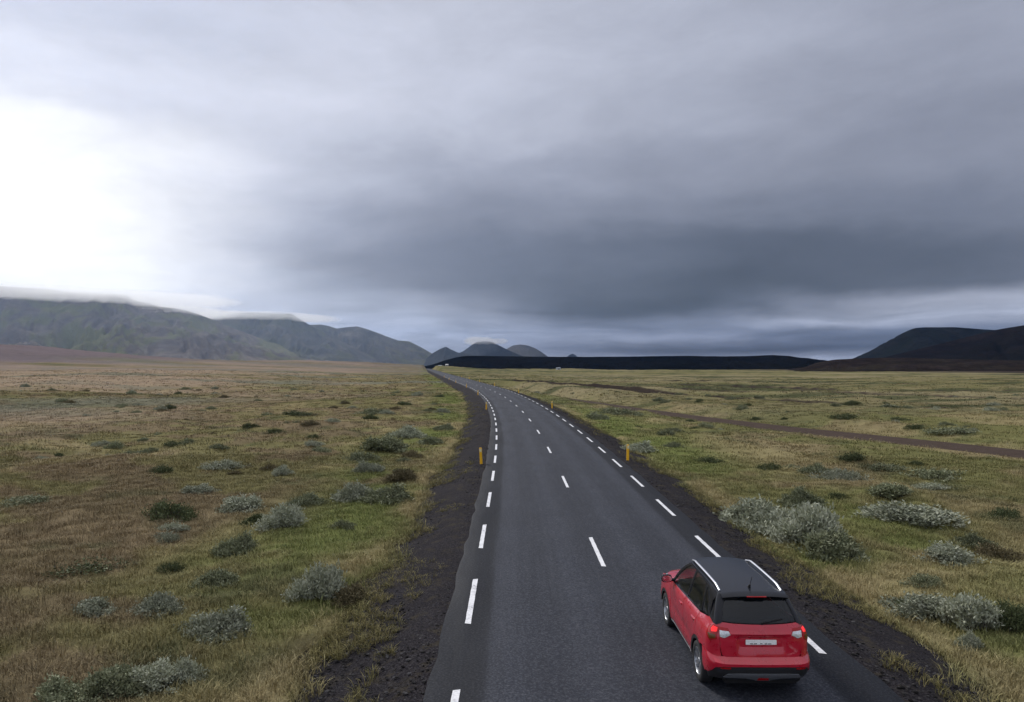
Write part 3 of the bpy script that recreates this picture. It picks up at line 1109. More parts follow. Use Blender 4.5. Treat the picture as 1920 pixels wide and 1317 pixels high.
def panel_mesh(name, poly, fn, g=0.05, off=0.0, thick=0.018, outward=None, bevel=0.006):
    """shell panel: polygon in a 2-D chart, meshed finely and laid on the body surface"""
    pts = []
    n = len(poly)
    for i in range(n):
        a, b = Vector(poly[i]), Vector(poly[(i + 1) % n])
        k = max(1, int((b - a).length / g + 0.5))
        for j in range(k):
            pts.append(a + (b - a) * (j / k))
    nb_ = len(pts)
    edges = [(i, (i + 1) % nb_) for i in range(nb_)]
    xs = [p.x for p in pts]
    ys = [p.y for p in pts]

    def inside(x, y):
        c = False
        j = nb_ - 1
        for i in range(nb_):
            if (ys[i] > y) != (ys[j] > y) and x < (xs[j] - xs[i]) * (y - ys[i]) / (ys[j] - ys[i]) + xs[i]:
                c = not c
            j = i
        return c

    def bdist(x, y):
        return min((xs[i] - x) ** 2 + (ys[i] - y) ** 2 for i in range(nb_))
    allp = list(pts)
    ny = int((max(ys) - min(ys)) / g) + 1
    nx = int((max(xs) - min(xs)) / g) + 1
    for i in range(1, nx + 1):
        for j in range(1, ny + 1):
            x = min(xs) + (i - 0.5 + (0.25 if j % 2 else -0.25)) * g
            yv = min(ys) + (j - 0.5) * g
            if inside(x, yv) and bdist(x, yv) > (0.55 * g) ** 2:
                allp.append(Vector((x, yv)))
    vc, ec, fc, ov, oe, of = delaunay_2d_cdt(allp, edges, [], 1, 1e-6)
    fc = [f for f in fc if inside(sum(vc[i].x for i in f) / len(f), sum(vc[i].y for i in f) / len(f))]
    h = 0.004
    P, N = [], []
    for p in vc:
        q = fn(p.x, p.y)
        a = fn(p.x + h, p.y) - fn(p.x - h, p.y)
        b = fn(p.x, p.y + h) - fn(p.x, p.y - h)
        nn = a.cross(b)
        nn = nn.normalized() if nn.length > 1e-12 else Vector((0, 0, 1))
        N.append(nn)
        P.append(q)
    # orient outward (away from the car's middle line)
    cen = Vector((0, -0.2, 0.8))
    if outward is None:
        s = sum((P[i] - cen).dot(N[i]) for i in range(len(P)))
        sg = 1 if s >= 0 else -1
    else:
        sg = 1 if sum(N[i].dot(Vector(outward)) for i in range(len(P))) >= 0 else -1
    N = [q * sg for q in N]
    cnt = {}
    for f in fc:
        for i in range(len(f)):
            e = (f[i], f[(i + 1) % len(f)])
            cnt[e] = 1
    border = [e for e in cnt if (e[1], e[0]) not in cnt]
    bset = {i for e in border for i in e}
    V = []
    for i, p in enumerate(P):
        V.append(p + N[i] * (off - (bevel * 0.6 if i in bset else 0)))
    F = []
    fn0 = fc[0]
    test = (V[fn0[1]] - V[fn0[0]]).cross(V[fn0[2]] - V[fn0[0]]).dot(N[fn0[0]])
    flip = test < 0
    for f in fc:
        F.append(tuple(f[::-1]) if flip else tuple(f))
    back = {}
    for i in bset:
        back[i] = len(V)
        V.append(P[i] + N[i] * (off - thick))
    for a, b in border:
        q = (b, a, back[a], back[b])
        F.append(q[::-1] if flip else q)
    return raw_mesh(name, V, F)


def mirror_mesh(me, name):
    m2 = me.copy()
    m2.name = name
    co = np.empty(len(m2.vertices) * 3, dtype=np.float32)
    m2.vertices.foreach_get('co', co)
    co[0::3] *= -1
    m2.vertices.foreach_set('co', co)
    m2.flip_normals()
    m2.update()
    return m2


car = empty('car', (4.06, 13.15, 0.0), R(-0.4))
car.scale = (0.955, 1.0, 1.0)
tag(car, 'red compact sport utility vehicle with black roof driving away in the right lane', 'car')


def part(name, poly, fn, mat, g=0.05, parent=None, **kw):
    return mesh_obj(name, panel_mesh(name, poly, fn, g, **kw), mat, parent or car, 32)


def pair(name, poly, fn, mat, g=0.05, parents=None, **kw):
    me = panel_mesh(name, poly, fn, g, **kw)
    a = mesh_obj(name, me, mat, parents[0] if parents else car, 32)
    b = mesh_obj(name, mirror_mesh(me, name), None, parents[1] if parents else car, 32)
    return a, b


def belt(y):
    return 1.040 - 0.030 * y


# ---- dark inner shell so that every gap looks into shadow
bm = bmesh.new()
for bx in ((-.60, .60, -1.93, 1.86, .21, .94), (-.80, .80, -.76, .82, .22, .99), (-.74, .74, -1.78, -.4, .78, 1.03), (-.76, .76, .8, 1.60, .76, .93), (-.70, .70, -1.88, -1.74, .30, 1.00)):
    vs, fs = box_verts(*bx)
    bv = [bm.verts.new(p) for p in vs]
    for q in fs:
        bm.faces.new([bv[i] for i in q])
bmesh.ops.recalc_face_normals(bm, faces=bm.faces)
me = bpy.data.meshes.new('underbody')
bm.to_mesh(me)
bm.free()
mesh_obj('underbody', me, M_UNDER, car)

# ---- flanks
door_f = pair('door', [(-.20, .335), (.76, .335), (.80, .45), (.82, .75), (.83, belt(.83)), (-.20, belt(-.2))], P_side, M_RED, off=0.0)
rear_arch = arc(AX_R, WZ, .425, 0, 66, 10)
door_r = pair('door', [(-.215, belt(-.215)), (-.215, .335)] + rear_arch + [(-1.075, .80), (-1.09, belt(-1.09))], P_side, M_RED)
pair('fender', [(.845, belt(.845)), (.835, .75), (.815, .45), (.775, .335)] + arc(AX_F, WZ, .425, 180, 12, 22) + [(1.78, .42), (1.86, .60), (1.84, .80), (1.72, .93), (1.45, .985), (1.1, 1.01)], P_side, M_RED)
quarter = pair('rear_quarter', [(-1.105, belt(-1.1)), (-1.09, .80)] + arc(AX_R, WZ, .425, 68, 118, 10) + [(-1.46, .745), (-1.77, .745), (-1.79, .86), (-1.70, .965), (-1.66, 1.06), (-1.70, 1.135), (-1.62, 1.150), (-1.35, 1.110)], P_side, M_RED, off=0.001)
for k, s in ((0, -1), (1, 1)):
    hnd = bevel_box('handle', s * .880 - .020, s * .880 + .020, -.12, .06, .885, .912, M_RED, door_f[k], 0.008)
    hnd2 = bevel_box('handle', s * .878 - .020, s * .878 + .020, -.99, -.81, .915, .942, M_RED, door_r[k], 0.008)
# fuel flap only on the left flank
fl = mesh_obj('fuel_flap', panel_mesh('fuel_flap', arc(-1.42, .93, .07, 0, 345, 22), P_side, 0.03, off=0.005, thick=0.012), M_RED, car, 32)

# ---- black wheel-arch trims and sills with a silver line
for ax, a0, a1 in ((AX_R, -4, 150), (AX_F, 12, 184)):
    pair('wheel_arch_trim', arc(ax, WZ, .418, a0, a1, 20) + arc(ax, WZ, .365, a1, a0, 20), P_side, M_PLASTIC, g=0.05, off=0.006, thick=0.05)
pair('sill', [(-.80, .326), (-.80, .215), (.85, .215), (.85, .326)], P_side, M_PLASTIC, off=-0.004, thick=0.04)
pair('sill_strip', [(-.76, .305), (-.76, .272), (.81, .272), (.81, .305)], P_side, M_SILVER, off=0.006, thick=0.012)

# ---- tail
pair('rear_corner', [(-1.16, .745), (-2.16, .745), (-2.22, .86), (-2.24, 1.0), (-2.24, 1.15), (-1.55, 1.135), (-1.12, 1.165), (-1.17, 1.0)], P_wrap, M_RED, g=0.06, off=-0.003, thick=0.03)
gate_top = [(-.66, 1.175), (-.45, 1.158), (-.2, 1.150), (0, 1.148), (.2, 1.150), (.45, 1.158), (.66, 1.175)]
gate = part('tailgate', [(-.60, .752), (.60, .752), (.665, .775), (.69, .84), (.70, 1.0), (.68, 1.12)] + gate_top[::-1] + [(-.68, 1.12), (-.70, 1.0), (-.69, .84), (-.665, .775)], P_gate, M_RED, g=0.035)
bump_red = [(-2.14, .735), (-1.0, .735), (0, .735), (1.0, .735), (2.14, .735), (2.17, .62), (2.14, .47), (2.03, .385), (1.80, .37), (1.62, .42), (1.45, .560), (1.2, .610), (.6, .622), (-.6, .622), (-1.2, .610), (-1.45, .560), (-1.62, .42), (-1.80, .37), (-2.03, .385), (-2.14, .47), (-2.17, .62)]
bumper = part('rear_bumper', bump_red, P_wrap, M_RED, g=0.055, off=0.004, thick=0.03)
part('bumper_shelf', [(-.98, .762), (.98, .762), (1.6, .762), (1.9, .758), (1.9, .73), (.98, .73), (-.98, .73), (-1.9, .73), (-1.9, .758), (-1.6, .762)], P_wrap, M_RED, g=0.05, off=0.002, parent=bumper)
lower = part('bumper_valance', [(-2.02, .40), (-1.75, .385), (-1.50, .575), (-1.2, .622), (0, .634), (1.2, .622), (1.50, .575), (1.75, .385), (2.02, .40), (1.9, .27), (1.2, .25), (-1.2, .25), (-1.9, .27)], P_wrap, M_PLASTIC, g=0.06, off=-0.012, thick=0.04)
part('skid_plate', [(-.66, .335), (-.60, .415), (-.4, .435), (.4, .435), (.60, .415), (.66, .335), (.50, .335), (.30, .33), (.16, .30), (.12, .275), (-.12, .275), (-.16, .30), (-.30, .33), (-.50, .335)], P_rear, M_SKID, g=0.04, off=0.012, thick=0.04)
part('fog_lamp', [(-.095, .295), (.095, .295), (.085, .35), (-.085, .35)], P_rear, M_REDLENS, g=0.04, off=0.020, thick=0.02)
pair('reflector', [(-.72, .555), (-.55, .565), (-.55, .595), (-.70, .592)], P_rear, M_REDLENS, g=0.03, off=0.008, thick=0.02)

# lamps: the outer part sits in the flank, the inner one in the tailgate
for s in (-1, 1):
    root = mesh_obj('tail_lamp', panel_mesh('tail_lamp', [(s * 1.28, .915), (s * 1.30, 1.105), (s * 1.75, 1.115), (s * 2.02, 1.08), (s * 1.95, .965), (s * 1.6, .87)], P_wrap, 0.04, off=0.006, thick=0.03), M_REDLENS, car, 32)
    mesh_obj('lit_element', panel_mesh('lit_element', [(s * 1.36, 1.03), (s * 1.38, 1.09), (s * 1.70, 1.095), (s * 1.74, 1.05), (s * 1.60, 1.015)], P_wrap, 0.03, off=0.014, thick=0.01), M_LIT, root, 32)
    mesh_obj('indicator_lens', panel_mesh('indicator_lens', [(s * 1.34, .925), (s * 1.36, .985), (s * 1.80, .985), (s * 1.62, .90)], P_wrap, 0.03, off=0.013, thick=0.01), M_AMBER, root, 32)
    inner = mesh_obj('inner_lamp', panel_mesh('inner_lamp', [(s * .505, 1.000), (s * .55, 1.095), (s * .695, 1.108), (s * .705, 1.05), (s * .695, .96), (s * .62, .94)], P_rear, 0.035, off=0.010, thick=0.02), M_REDLENS, gate, 32)
    mesh_obj('reversing_lens', panel_mesh('reversing_lens', [(s * .515, .998), (s * .545, 1.05), (s * .688, 1.058), (s * .692, .965), (s * .62, .947)], P_rear, 0.03, off=0.018, thick=0.01), M_CLEAR, gate, 32)
# number plate, garnish, wiper, emblem
plate_y = P_gate(0, .885).y - 0.012
pl = bevel_box('number_plate', -.262, .262, plate_y - .010, plate_y + .004, 0.860, .920, M_PLATE, gate, 0.004, 1)
# faint dirty print along the plate's lower edge
for k, (x0, x1, zz) in enumerate(((-.19, -.14, .873), (-.125, -.075, .873), (-.02, .02, .874), (.06, .10, .873), (.115, .17, .873))):
    bevel_box('plate_print', x0, x1, plate_y - .0125, plate_y - .0095, zz - .006, zz + .001, M_PLATE_INK, gate, 0.0)
rw = part('rear_window', [(-.655, 1.19), (-.45, 1.172), (-.2, 1.163), (0, 1.161), (.2, 1.163), (.45, 1.172), (.655, 1.19), (.60, 1.36), (.535, 1.515), (-.535, 1.515), (-.60, 1.36)], P_rear, M_GLASS, g=0.05, off=-0.002, thick=0.015)
wy = P_rear(0.1, 1.20).y
bm = bmesh.new()
p0, p1 = P_rear(.02, 1.165) + Vector((0, -.028, 0)), P_rear(.40, 1.225) + Vector((0, -.022, 0))
dv = (p1 - p0)
upv = Vector((0, -.3, .95)).normalized()
ring = []
for q, wd in ((p0, .020), (p0.lerp(p1, .5), .014), (p1, .008)):
    ring.append([bm.verts.new(q + upv * wd), bm.verts.new(q - upv * wd), bm.verts.new(q - upv * wd + Vector((0, .02, 0))), bm.verts.new(q + upv * wd + Vector((0, .02, 0)))])
for a, b in zip(ring[:-1], ring[1:]):
    for i in range(4):
        bm.faces.new((a[i], a[(i + 1) % 4], b[(i + 1) % 4], b[i]))
bm.faces.new(ring[0])
bm.faces.new(ring[-1][::-1])
bmesh.ops.recalc_face_normals(bm, faces=bm.faces)
me = bpy.data.meshes.new('wiper')
bm.to_mesh(me)
bm.free()
mesh_obj('wiper', me, M_PLASTIC, car)
em = mesh_obj('emblem', panel_mesh('emblem', [(-.045, 1.06), (-.012, 1.093), (.045, 1.085), (.02, 1.07), (.045, 1.055), (.012, 1.025), (-.045, 1.033), (-.02, 1.047)], P_gate, 0.03, off=0.008, thick=0.01), M_RED, gate, 32)

# ---- greenhouse
pair('door_window', [(-.17, 1.058), (.80, 1.030), (.69, 1.16), (.52, 1.30), (.36, 1.42), (.20, 1.495), (-.17, 1.512)], P_side, M_GLASS_F, off=-0.006, thick=0.012, parents=door_f)
pair('door_window', [(-.25, 1.062), (-.25, 1.512), (-.6, 1.505), (-.93, 1.485), (-1.00, 1.30), (-1.08, 1.095)], P_side, M_GLASS, off=-0.006, thick=0.012, parents=door_r)
pair('quarter_window', [(-1.13, 1.108), (-1.04, 1.32), (-.99, 1.475), (-1.12, 1.455), (-1.30, 1.33), (-1.44, 1.165), (-1.38, 1.13)], P_side, M_GLASS, off=-0.006, thick=0.012)
pair('center_pillar', [(-.255, 1.055), (-.255, 1.53), (-.165, 1.53), (-.165, 1.055)], P_side, M_BLACK, off=0.0)
pair('rear_pillar_strip', [(-1.135, 1.095), (-1.085, 1.095), (-1.005, 1.30), (-.93, 1.50), (-1.00, 1.50), (-1.055, 1.32)], P_side, M_BLACK, off=0.0)
pair('roof_side', [(.30, 1.498), (.20, 1.52), (-.1, 1.545), (-.6, 1.555), (-1.2, 1.550), (-1.58, 1.540), (-1.52, 1.47), (-1.46, 1.38), (-1.53, 1.24), (-1.60, 1.155), (-1.45, 1.150), (-1.31, 1.34), (-1.12, 1.472), (-.95, 1.497), (-.6, 1.514), (-.1, 1.518), (.19, 1.500)], P_side, M_BLACK, g=0.05, off=0.004, thick=0.03)
pair('tail_pillar', [(-1.06, 1.17), (-1.12, 1.36), (-1.10, 1.535), (-2.03, 1.535), (-2.03, 1.40), (-2.12, 1.25), (-2.17, 1.155), (-1.9, 1.135), (-1.5, 1.125)], P_wrap, M_BLACK, g=0.05, off=0.006, thick=0.03)
pair('window_ledge', [(.84, 1.018), (-.2, 1.049), (-1.08, 1.078), (-1.10, 1.094), (-.2, 1.063), (.82, 1.034)], P_side, M_BLACK, g=0.05, off=0.008, thick=0.02)
pair('front_pillar', [(.87, 1.035), (.80, 1.035), (.70, 1.15), (.53, 1.295), (.37, 1.415), (.20, 1.50), (.30, 1.515), (.46, 1.43), (.62, 1.315), (.78, 1.175)], P_side, M_BLACK, g=0.05, off=0.0, thick=0.03)
part('windscreen', [(-.74, 1.045), (.74, 1.045), (.69, 1.22), (.62, 1.42), (.575, 1.535), (-.575, 1.535), (-.62, 1.42), (-.69, 1.22)], P_shield, M_GLASS_F, g=0.06, off=0.0, thick=0.01)
roof = part('roof', [(-.56, .34), (-.3, .40), (0, .42), (.3, .40), (.56, .34), (.60, .25), (.605, -.6), (.60, -1.5), (.56, -1.64), (.3, -1.69), (0, -1.70), (-.3, -1.69), (-.56, -1.64), (-.60, -1.5), (-.605, -.6), (-.60, .25)], P_roof, M_BLACK, g=0.07, outward=(0, 0, 1), off=0.0, thick=0.03)
# spoiler over the rear window with the high brake lamp
V, F = [], []
xs = np.linspace(-.575, .575, 15)
for x in xs:
    q = abs(x) / .575
    zt = roof_z(x, -1.62)
    V += [(x, -1.60, zt + .004), (x, -1.74 + .05 * q ** 2, zt - .012), (x, -1.775 + .06 * q ** 2, zt - .030), (x, -1.755 + .06 * q ** 2, zt - .052), (x, -1.66, zt - .055), (x, -1.60, zt - .03)]
for i in range(len(xs) - 1):
    for j in range(6):
        a = i * 6 + j
        b = i * 6 + (j + 1) % 6
        F.append((a, b, b + 6, a + 6))
F.append(tuple(range(6)))
F.append(tuple(range((len(xs) - 1) * 6 + 5, (len(xs) - 1) * 6 - 1, -1)))
me = raw_mesh('spoiler', V, F)
bm = bmesh.new()
bm.from_mesh(me)
bmesh.ops.recalc_face_normals(bm, faces=bm.faces)
bm.to_mesh(me)
bm.free()
sp = mesh_obj('spoiler', me, M_BLACK, roof, 40)
zt = roof_z(0, -1.62)
bevel_box('brake_lamp', -.17, .17, -1.785, -1.762, zt - .046, zt - .028, M_REDLENS, roof, 0.004, 1)


def tube(name, path, r, mat, parent, n=8, flat=1.0, tip=None):
    V, F = [], []
    for i, p in enumerate(path):
        p = Vector(p)
        a = Vector(path[max(0, i - 1)])
        b = Vector(path[min(len(path) - 1, i + 1)])
        t = (b - a).normalized()
        up = Vector((0, 0, 1)) if abs(t.z) < 0.9 else Vector((0, 1, 0))
        s = t.cross(up).normalized()
        u = s.cross(t)
        rr = r if tip is None else r + (tip - r) * i / (len(path) - 1)
        for k in range(n):
            an = 2 * math.pi * k / n
            V.append(p + s * rr * math.cos(an) + u * rr * flat * math.sin(an))
    for i in range(len(path) - 1):
        for k in range(n):
            F.append((i * n + k, i * n + (k + 1) % n, (i + 1) * n + (k + 1) % n, (i + 1) * n + k))
    F.append(tuple(range(n))[::-1])
    F.append(tuple(range((len(path) - 1) * n, len(path) * n)))
    return mesh_obj(name, raw_mesh(name, V, F), mat, parent, 45)


for s in (-1, 1):
    path = []
    for i in range(25):
        y = .30 - 1.78 * i / 24
        e = min(i, 24 - i)
        zz = roof_z(.555, y) + (0.045 if e > 2 else 0.002 + 0.0145 * e)
        path.append((s * (.560 - 0.015 * (i / 24) - 0.02 * max(0, 1 - i / 5) ** 2), y, zz))
    rail = tube('roof_rail', path, .021, M_SILVER, car, 8, 0.8)
# antenna: a swept foot and a thin whip
tube('antenna', [(0.0, -1.40, roof_z(0, -1.4) - .01), (0, -1.43, roof_z(0, -1.43) + .035), (0, -1.46, roof_z(0, -1.46) + .06)], .030, M_PLASTIC, roof, 8, 1.0, tip=.012)
tube('antenna_whip', [(0.0, -1.43, roof_z(0, -1.43) + .03), (0.008, -1.47, roof_z(0, -1.43) + .11), (.012, -1.52, roof_z(0, -1.43) + .20)], .0055, M_PLASTIC, roof, 6)

# ---- bonnet and nose
part('bonnet', [(-.80, .90), (-.4, .99), (0, 1.02), (.4, .99), (.80, .90), (.81, 1.3), (.74, 1.70), (.60, 1.88), (.3, 1.95), (0, 1.96), (-.3, 1.95), (-.60, 1.88), (-.74, 1.70), (-.81, 1.3)], P_hood, M_RED, g=0.07, outward=(0, 0, 1), thick=0.03)
part('front_bumper', [(-.86, .35), (-.5, .26), (.5, .26), (.86, .35), (.86, .66), (.5, .70), (-.5, .70), (-.86, .66)], P_front, M_RED, g=0.08, outward=(0, 1, 0), thick=0.03)
part('grille', [(-.46, .715), (.46, .715), (.50, .86), (-.50, .86)], P_front, M_PLASTIC, g=0.06, outward=(0, 1, 0))
pair('headlamp', [(-.80, .72), (-.48, .73), (-.52, .87), (-.78, .88)], P_front, M_CLEAR, g=0.05, outward=(0, 1, 0))

# ---- door mirrors
for k, s in ((0, -1), (1, 1)):
    V, F = [], []
    nu, nv = 12, 8
    for i in range(nv + 1):
        th = math.pi * i / nv
        for j in range(nu):
            ph = 2 * math.pi * j / nu
            ex = lambda v, p: math.copysign(abs(v) ** p, v)
            x = .115 * ex(math.cos(ph), .6) * ex(math.sin(th), .6)
            z = .072 * ex(math.sin(ph), .7) * ex(math.sin(th), .6)
            yv = .075 * math.cos(th)
            if yv < -0.035:
                yv = -0.035
            V.append((s * .985 + x, .735 + yv, 1.085 + z))
    for i in range(nv):
        for j in range(nu):
            F.append((i * nu + j, i * nu + (j + 1) % nu, (i + 1) * nu + (j + 1) % nu, (i + 1) * nu + j))
    me = raw_mesh('mirror', V, F)
    bm = bmesh.new()
    bm.from_mesh(me)
    bmesh.ops.remove_doubles(bm, verts=bm.verts, dist=0.0005)
    bmesh.ops.recalc_face_normals(bm, faces=bm.faces)
    bm.to_mesh(me)
    bm.free()
    mir = mesh_obj('mirror', me, M_BLACK, car, 40)
    gp = [(s * .985 + .098 * math.copysign(abs(math.cos(a)) ** .7, math.cos(a)), 1.085 + .058 * math.copysign(abs(math.sin(a)) ** .8, math.sin(a))) for a in [2 * math.pi * i / 20 for i in range(20)]]
    gl = raw_mesh('mirror_glass', [(p[0], .6965, p[1]) for p in gp], [tuple(range(20)) if s else ()])
    mesh_obj('mirror_glass', gl, M_MIRROR, mir)
    tube('mirror_arm', [(s * .80, .76, 1.045), (s * .90, .75, 1.055)], .028, M_BLACK, mir, 8)

# ---- cabin
bevel_box('dashboard', -.70, .70, .62, .95, .88, 1.03, M_TRIM, car, .04)
for x in (-.37, .37):
    seat = bevel_box('seat', x - .25, x + .25, -.32, .22, .52, .72, M_TRIM, car, .05)
    bevel_box('backrest', x - .24, x + .24, -.50, -.34, .70, 1.24, M_TRIM, seat, .05)
    bevel_box('headrest', x - .13, x + .13, -.53, -.43, 1.27, 1.43, M_TRIM, seat, .04)
bench = bevel_box('rear_bench', -.60, .60, -1.15, -.70, .55, .74, M_TRIM, car, .05)
bevel_box('backrest', -.60, .60, -1.32, -1.17, .74, 1.22, M_TRIM, bench, .05)
wheel_pts = [(-.37 + .18 * math.cos(a), .42 + .08 * math.sin(a), 1.00 + .165 * math.sin(a)) for a in [2 * math.pi * i / 20 for i in range(21)]]
tube('steering_wheel', wheel_pts, .014, M_PLASTIC, car, 6)


# ---- wheels
def lathe(prof, n=36):
    """profile (radius, x) about the X axis"""
    V, F = [], []
    m = len(prof)
    for i in range(n):
        a = 2 * math.pi * i / n
        for r, x in prof:
            V.append((x, r * math.cos(a), r * math.sin(a)))
    for i in range(n):
        for j in range(m - 1):
            a = i * m + j
            b = ((i + 1) % n) * m + j
            F.append((a, a + 1, b + 1, b))
    return V, F


V, F = lathe([(.222, .095), (.236, .105), (.290, .112), (.318, .100), (.332, .080), (.335, .040), (.335, -.040), (.332, -.080), (.318, -.100), (.290, -.112), (.236, -.105), (.222, -.095)], 48)
ME_TYRE = raw_mesh('tyre', V, F)
V, F = lathe([(.222, -.10), (.226, .098), (.216, .102), (.205, .085), (.200, .02), (.195, -.06), (.06, -.06), (.0, -.06)], 40)
bm = bmesh.new()
bvs = [bm.verts.new(v) for v in V]
for f in F:
    bm.faces.new([bvs[i] for i in f])
for k in range(5):
    for da in (-10, 10):
        a = R(72 * k + da)
        a2 = R(72 * k + da * 0.5)
        c, s2 = math.cos(a), math.sin(a)
        c2, s3 = math.cos(a2), math.sin(a2)
        def sp_pt(r, t, x, cc, ss):
            return (x, r * cc - t * ss, r * ss + t * cc)
        q = [bm.verts.new(sp_pt(.04, -.020, .072, c2, s3)), bm.verts.new(sp_pt(.04, .020, .072, c2, s3)), bm.verts.new(sp_pt(.212, .017, .092, c, s2)), bm.verts.new(sp_pt(.212, -.017, .092, c, s2))]
        q2 = [bm.verts.new((v.co.x - .035, v.co.y, v.co.z)) for v in q]
        bm.faces.new(q)
        for i in range(4):
            bm.faces.new((q[i], q2[i], q2[(i + 1) % 4], q[(i + 1) % 4]))
hv_, hf_ = lathe([(.0, .084), (.045, .082), (.055, .07), (.055, .02)], 20)
hb = [bm.verts.new(v) for v in hv_]
for f in hf_:
    bm.faces.new([hb[i] for i in f])
bmesh.ops.remove_doubles(bm, verts=bm.verts, dist=1e-5)
bmesh.ops.recalc_face_normals(bm, faces=bm.faces)
ME_RIM = bpy.data.meshes.new('rim')
bm.to_mesh(ME_RIM)
bm.free()
V, F = lathe([(.0, -.02), (.15, -.02), (.15, -.045), (.0, -.045)], 24)
ME_DISC = raw_mesh('brake_disc', V, F)
ME_TYRE.materials.append(M_RUBBER)
ME_RIM.materials.append(M_RIM)
ME_DISC.materials.append(M_SKID)
for me in (ME_TYRE, ME_RIM):
    smooth_all(me)
    me.set_sharp_from_angle(angle=R(35))
for i, (s, ay) in enumerate(((-1, AX_R), (-1, AX_F), (1, AX_R), (1, AX_F))):
    w = empty('wheel', (s * .775, ay, WZ))
    w.parent = car
    w.rotation_euler = (R(23 * i), 0, 0 if s > 0 else math.pi)
    for nm, me in (('tyre', ME_TYRE), ('rim', ME_RIM), ('brake_disc', ME_DISC)):
        o = bpy.data.objects.new(nm, me)
        COL.objects.link(o)
        o.parent = w


# ---- final body proportions: taller glasshouse, deep tailgate over a shallow bumper
def refine_body(o):
    for ch in o.children:
        if ch.name.startswith('wheel') and ch.type == 'EMPTY':
            continue
        if ch.type == 'MESH' and not ch.data.get('refined'):
            ch.data['refined'] = 1
            co = np.empty(len(ch.data.vertices) * 3, dtype=np.float32)
            ch.data.vertices.foreach_get('co', co)
            c3 = co.reshape(-1, 3)
            z = c3[:, 2].astype(np.float64)
            za = z + 0.065 * sst(0.70, 1.15, z)
            zb = np.interp(z, [.20, .275, .435, .585, .735, .762, .885, 1.0, 1.16, 1.56, 2.2], [.26, .36, .49, .575, .69, .722, .955, 1.065, 1.228, 1.625, 2.265])
            w = sst(-1.62, -1.92, c3[:, 1].astype(np.float64)) if False else 1 - sst(-1.92, -1.62, c3[:, 1].astype(np.float64))
            c3[:, 2] = za * (1 - w) + zb * w
            ch.data.vertices.foreach_set('co', co)
            ch.data.update()
        refine_body(ch)


refine_body(car)

# ================================================================== yellow marker posts
M_YELLOW = flat_mat('yellow_post_plastic', (0.88, 0.47, 0.008), 0.5, amount=0.08, scale=9.0)
M_REFLECT = flat_mat('post_reflector', (0.72, 0.66, 0.40), 0.3)
M_FOOT = flat_mat('post_foot', (0.10, 0.07, 0.03), 0.9)


def post_meshes():
    # hollow-backed plastic blade: a shallow channel section, rounded at the top
    sec = [(-.055, -.028), (-.050, .018), (0, .030), (.050, .018), (.055, -.028), (.040, -.024), (.036, .008), (0, .017), (-.036, .008), (-.040, -.024)]
    lv = [(-.30, 1.0), (0, 1.0), (.45, 1.0), (.88, 1.0), (.925, .92), (.95, .70), (.958, .35)]
    V, F = [], []
    k = len(sec)
    for z, sc in lv:
        V += [(x * sc, -y * (0.5 + 0.5 * sc), z) for x, y in sec]
    for i in range(len(lv) - 1):
        for j in range(k):
            F.append((i * k + j, i * k + (j + 1) % k, (i + 1) * k + (j + 1) % k, (i + 1) * k + j))
    F.append(tuple(range((len(lv) - 1) * k, len(lv) * k)))
    body = raw_mesh('post_body', V, F)
    refl = []
    for ys in (-1,):
        vs, fs = box_verts(-.040, .040, -.037, -.024, .72, .90)
        refl = raw_mesh('reflector', vs, fs)
    # strip across the open back that carries the reflector
    vs, fs = [], []
    for i in range(9):
        a = 2 * math.pi * i / 9
        vs.append((.085 * math.cos(a), .075 * math.sin(a), -.08))
        vs.append((.070 * math.cos(a), .060 * math.sin(a), .05))
    for i in range(9):
        fs.append((2 * i, 2 * ((i + 1) % 9), 2 * ((i + 1) % 9) + 1, 2 * i + 1))
    fs.append(tuple(2 * i + 1 for i in range(9)))
    foot = raw_mesh('post_foot', vs, fs)
    body.materials.append(M_YELLOW)
    refl.materials.append(M_REFLECT)
    foot.materials.append(M_FOOT)
    return body, refl, foot


P_BODY, P_REFL, P_FOOT = post_meshes()
POSTS = [
    (-1, 38.2, 'left', 'leaning yellow marker post at gravel edge, nearest one left of the road', (2.0, -3.0)),
    (1, 39.6, 'right', 'yellow marker post beside a grey willow bush, nearest one right of the road', (0.5, 1.0)),
    (-1, 85, 'left', 'yellow marker post left of the road, second along the bend from the car', (1, 1)),
    (1, 87, 'right', 'yellow marker post right of the road, second along the bend from the car', (0, -1)),
    (-1, 126, 'left', 'yellow marker post left of the road, third along the bend', (-1, 2)),
    (1, 134, 'right', 'yellow marker post right of the road, third along the bend', (1, 0)),
    (-1, 168, 'left', 'small yellow marker post left of the road, fourth along the bend', (0, 1)),
    (1, 181, 'right', 'small yellow marker post right of the road, fourth along the bend', (0, 0)),
    (-1, 213, 'left', 'tiny yellow marker post left of the road, fifth along', (1, 1)),
    (1, 224, 'right', 'tiny yellow marker post right of the road, fifth along', (1, -1)),
    (-1, 257, 'left', 'tiny yellow marker post left of the road, sixth along', (0, 2)),
    (1, 268, 'right', 'tiny yellow marker post right of the road, sixth along', (0, 1)),
    (-1, 302, 'left', 'faint far yellow marker post left of the road, seventh along', (0, 1)),
    (1, 312, 'right', 'faint far yellow marker post right of the road, seventh along', (1, 1)),
]
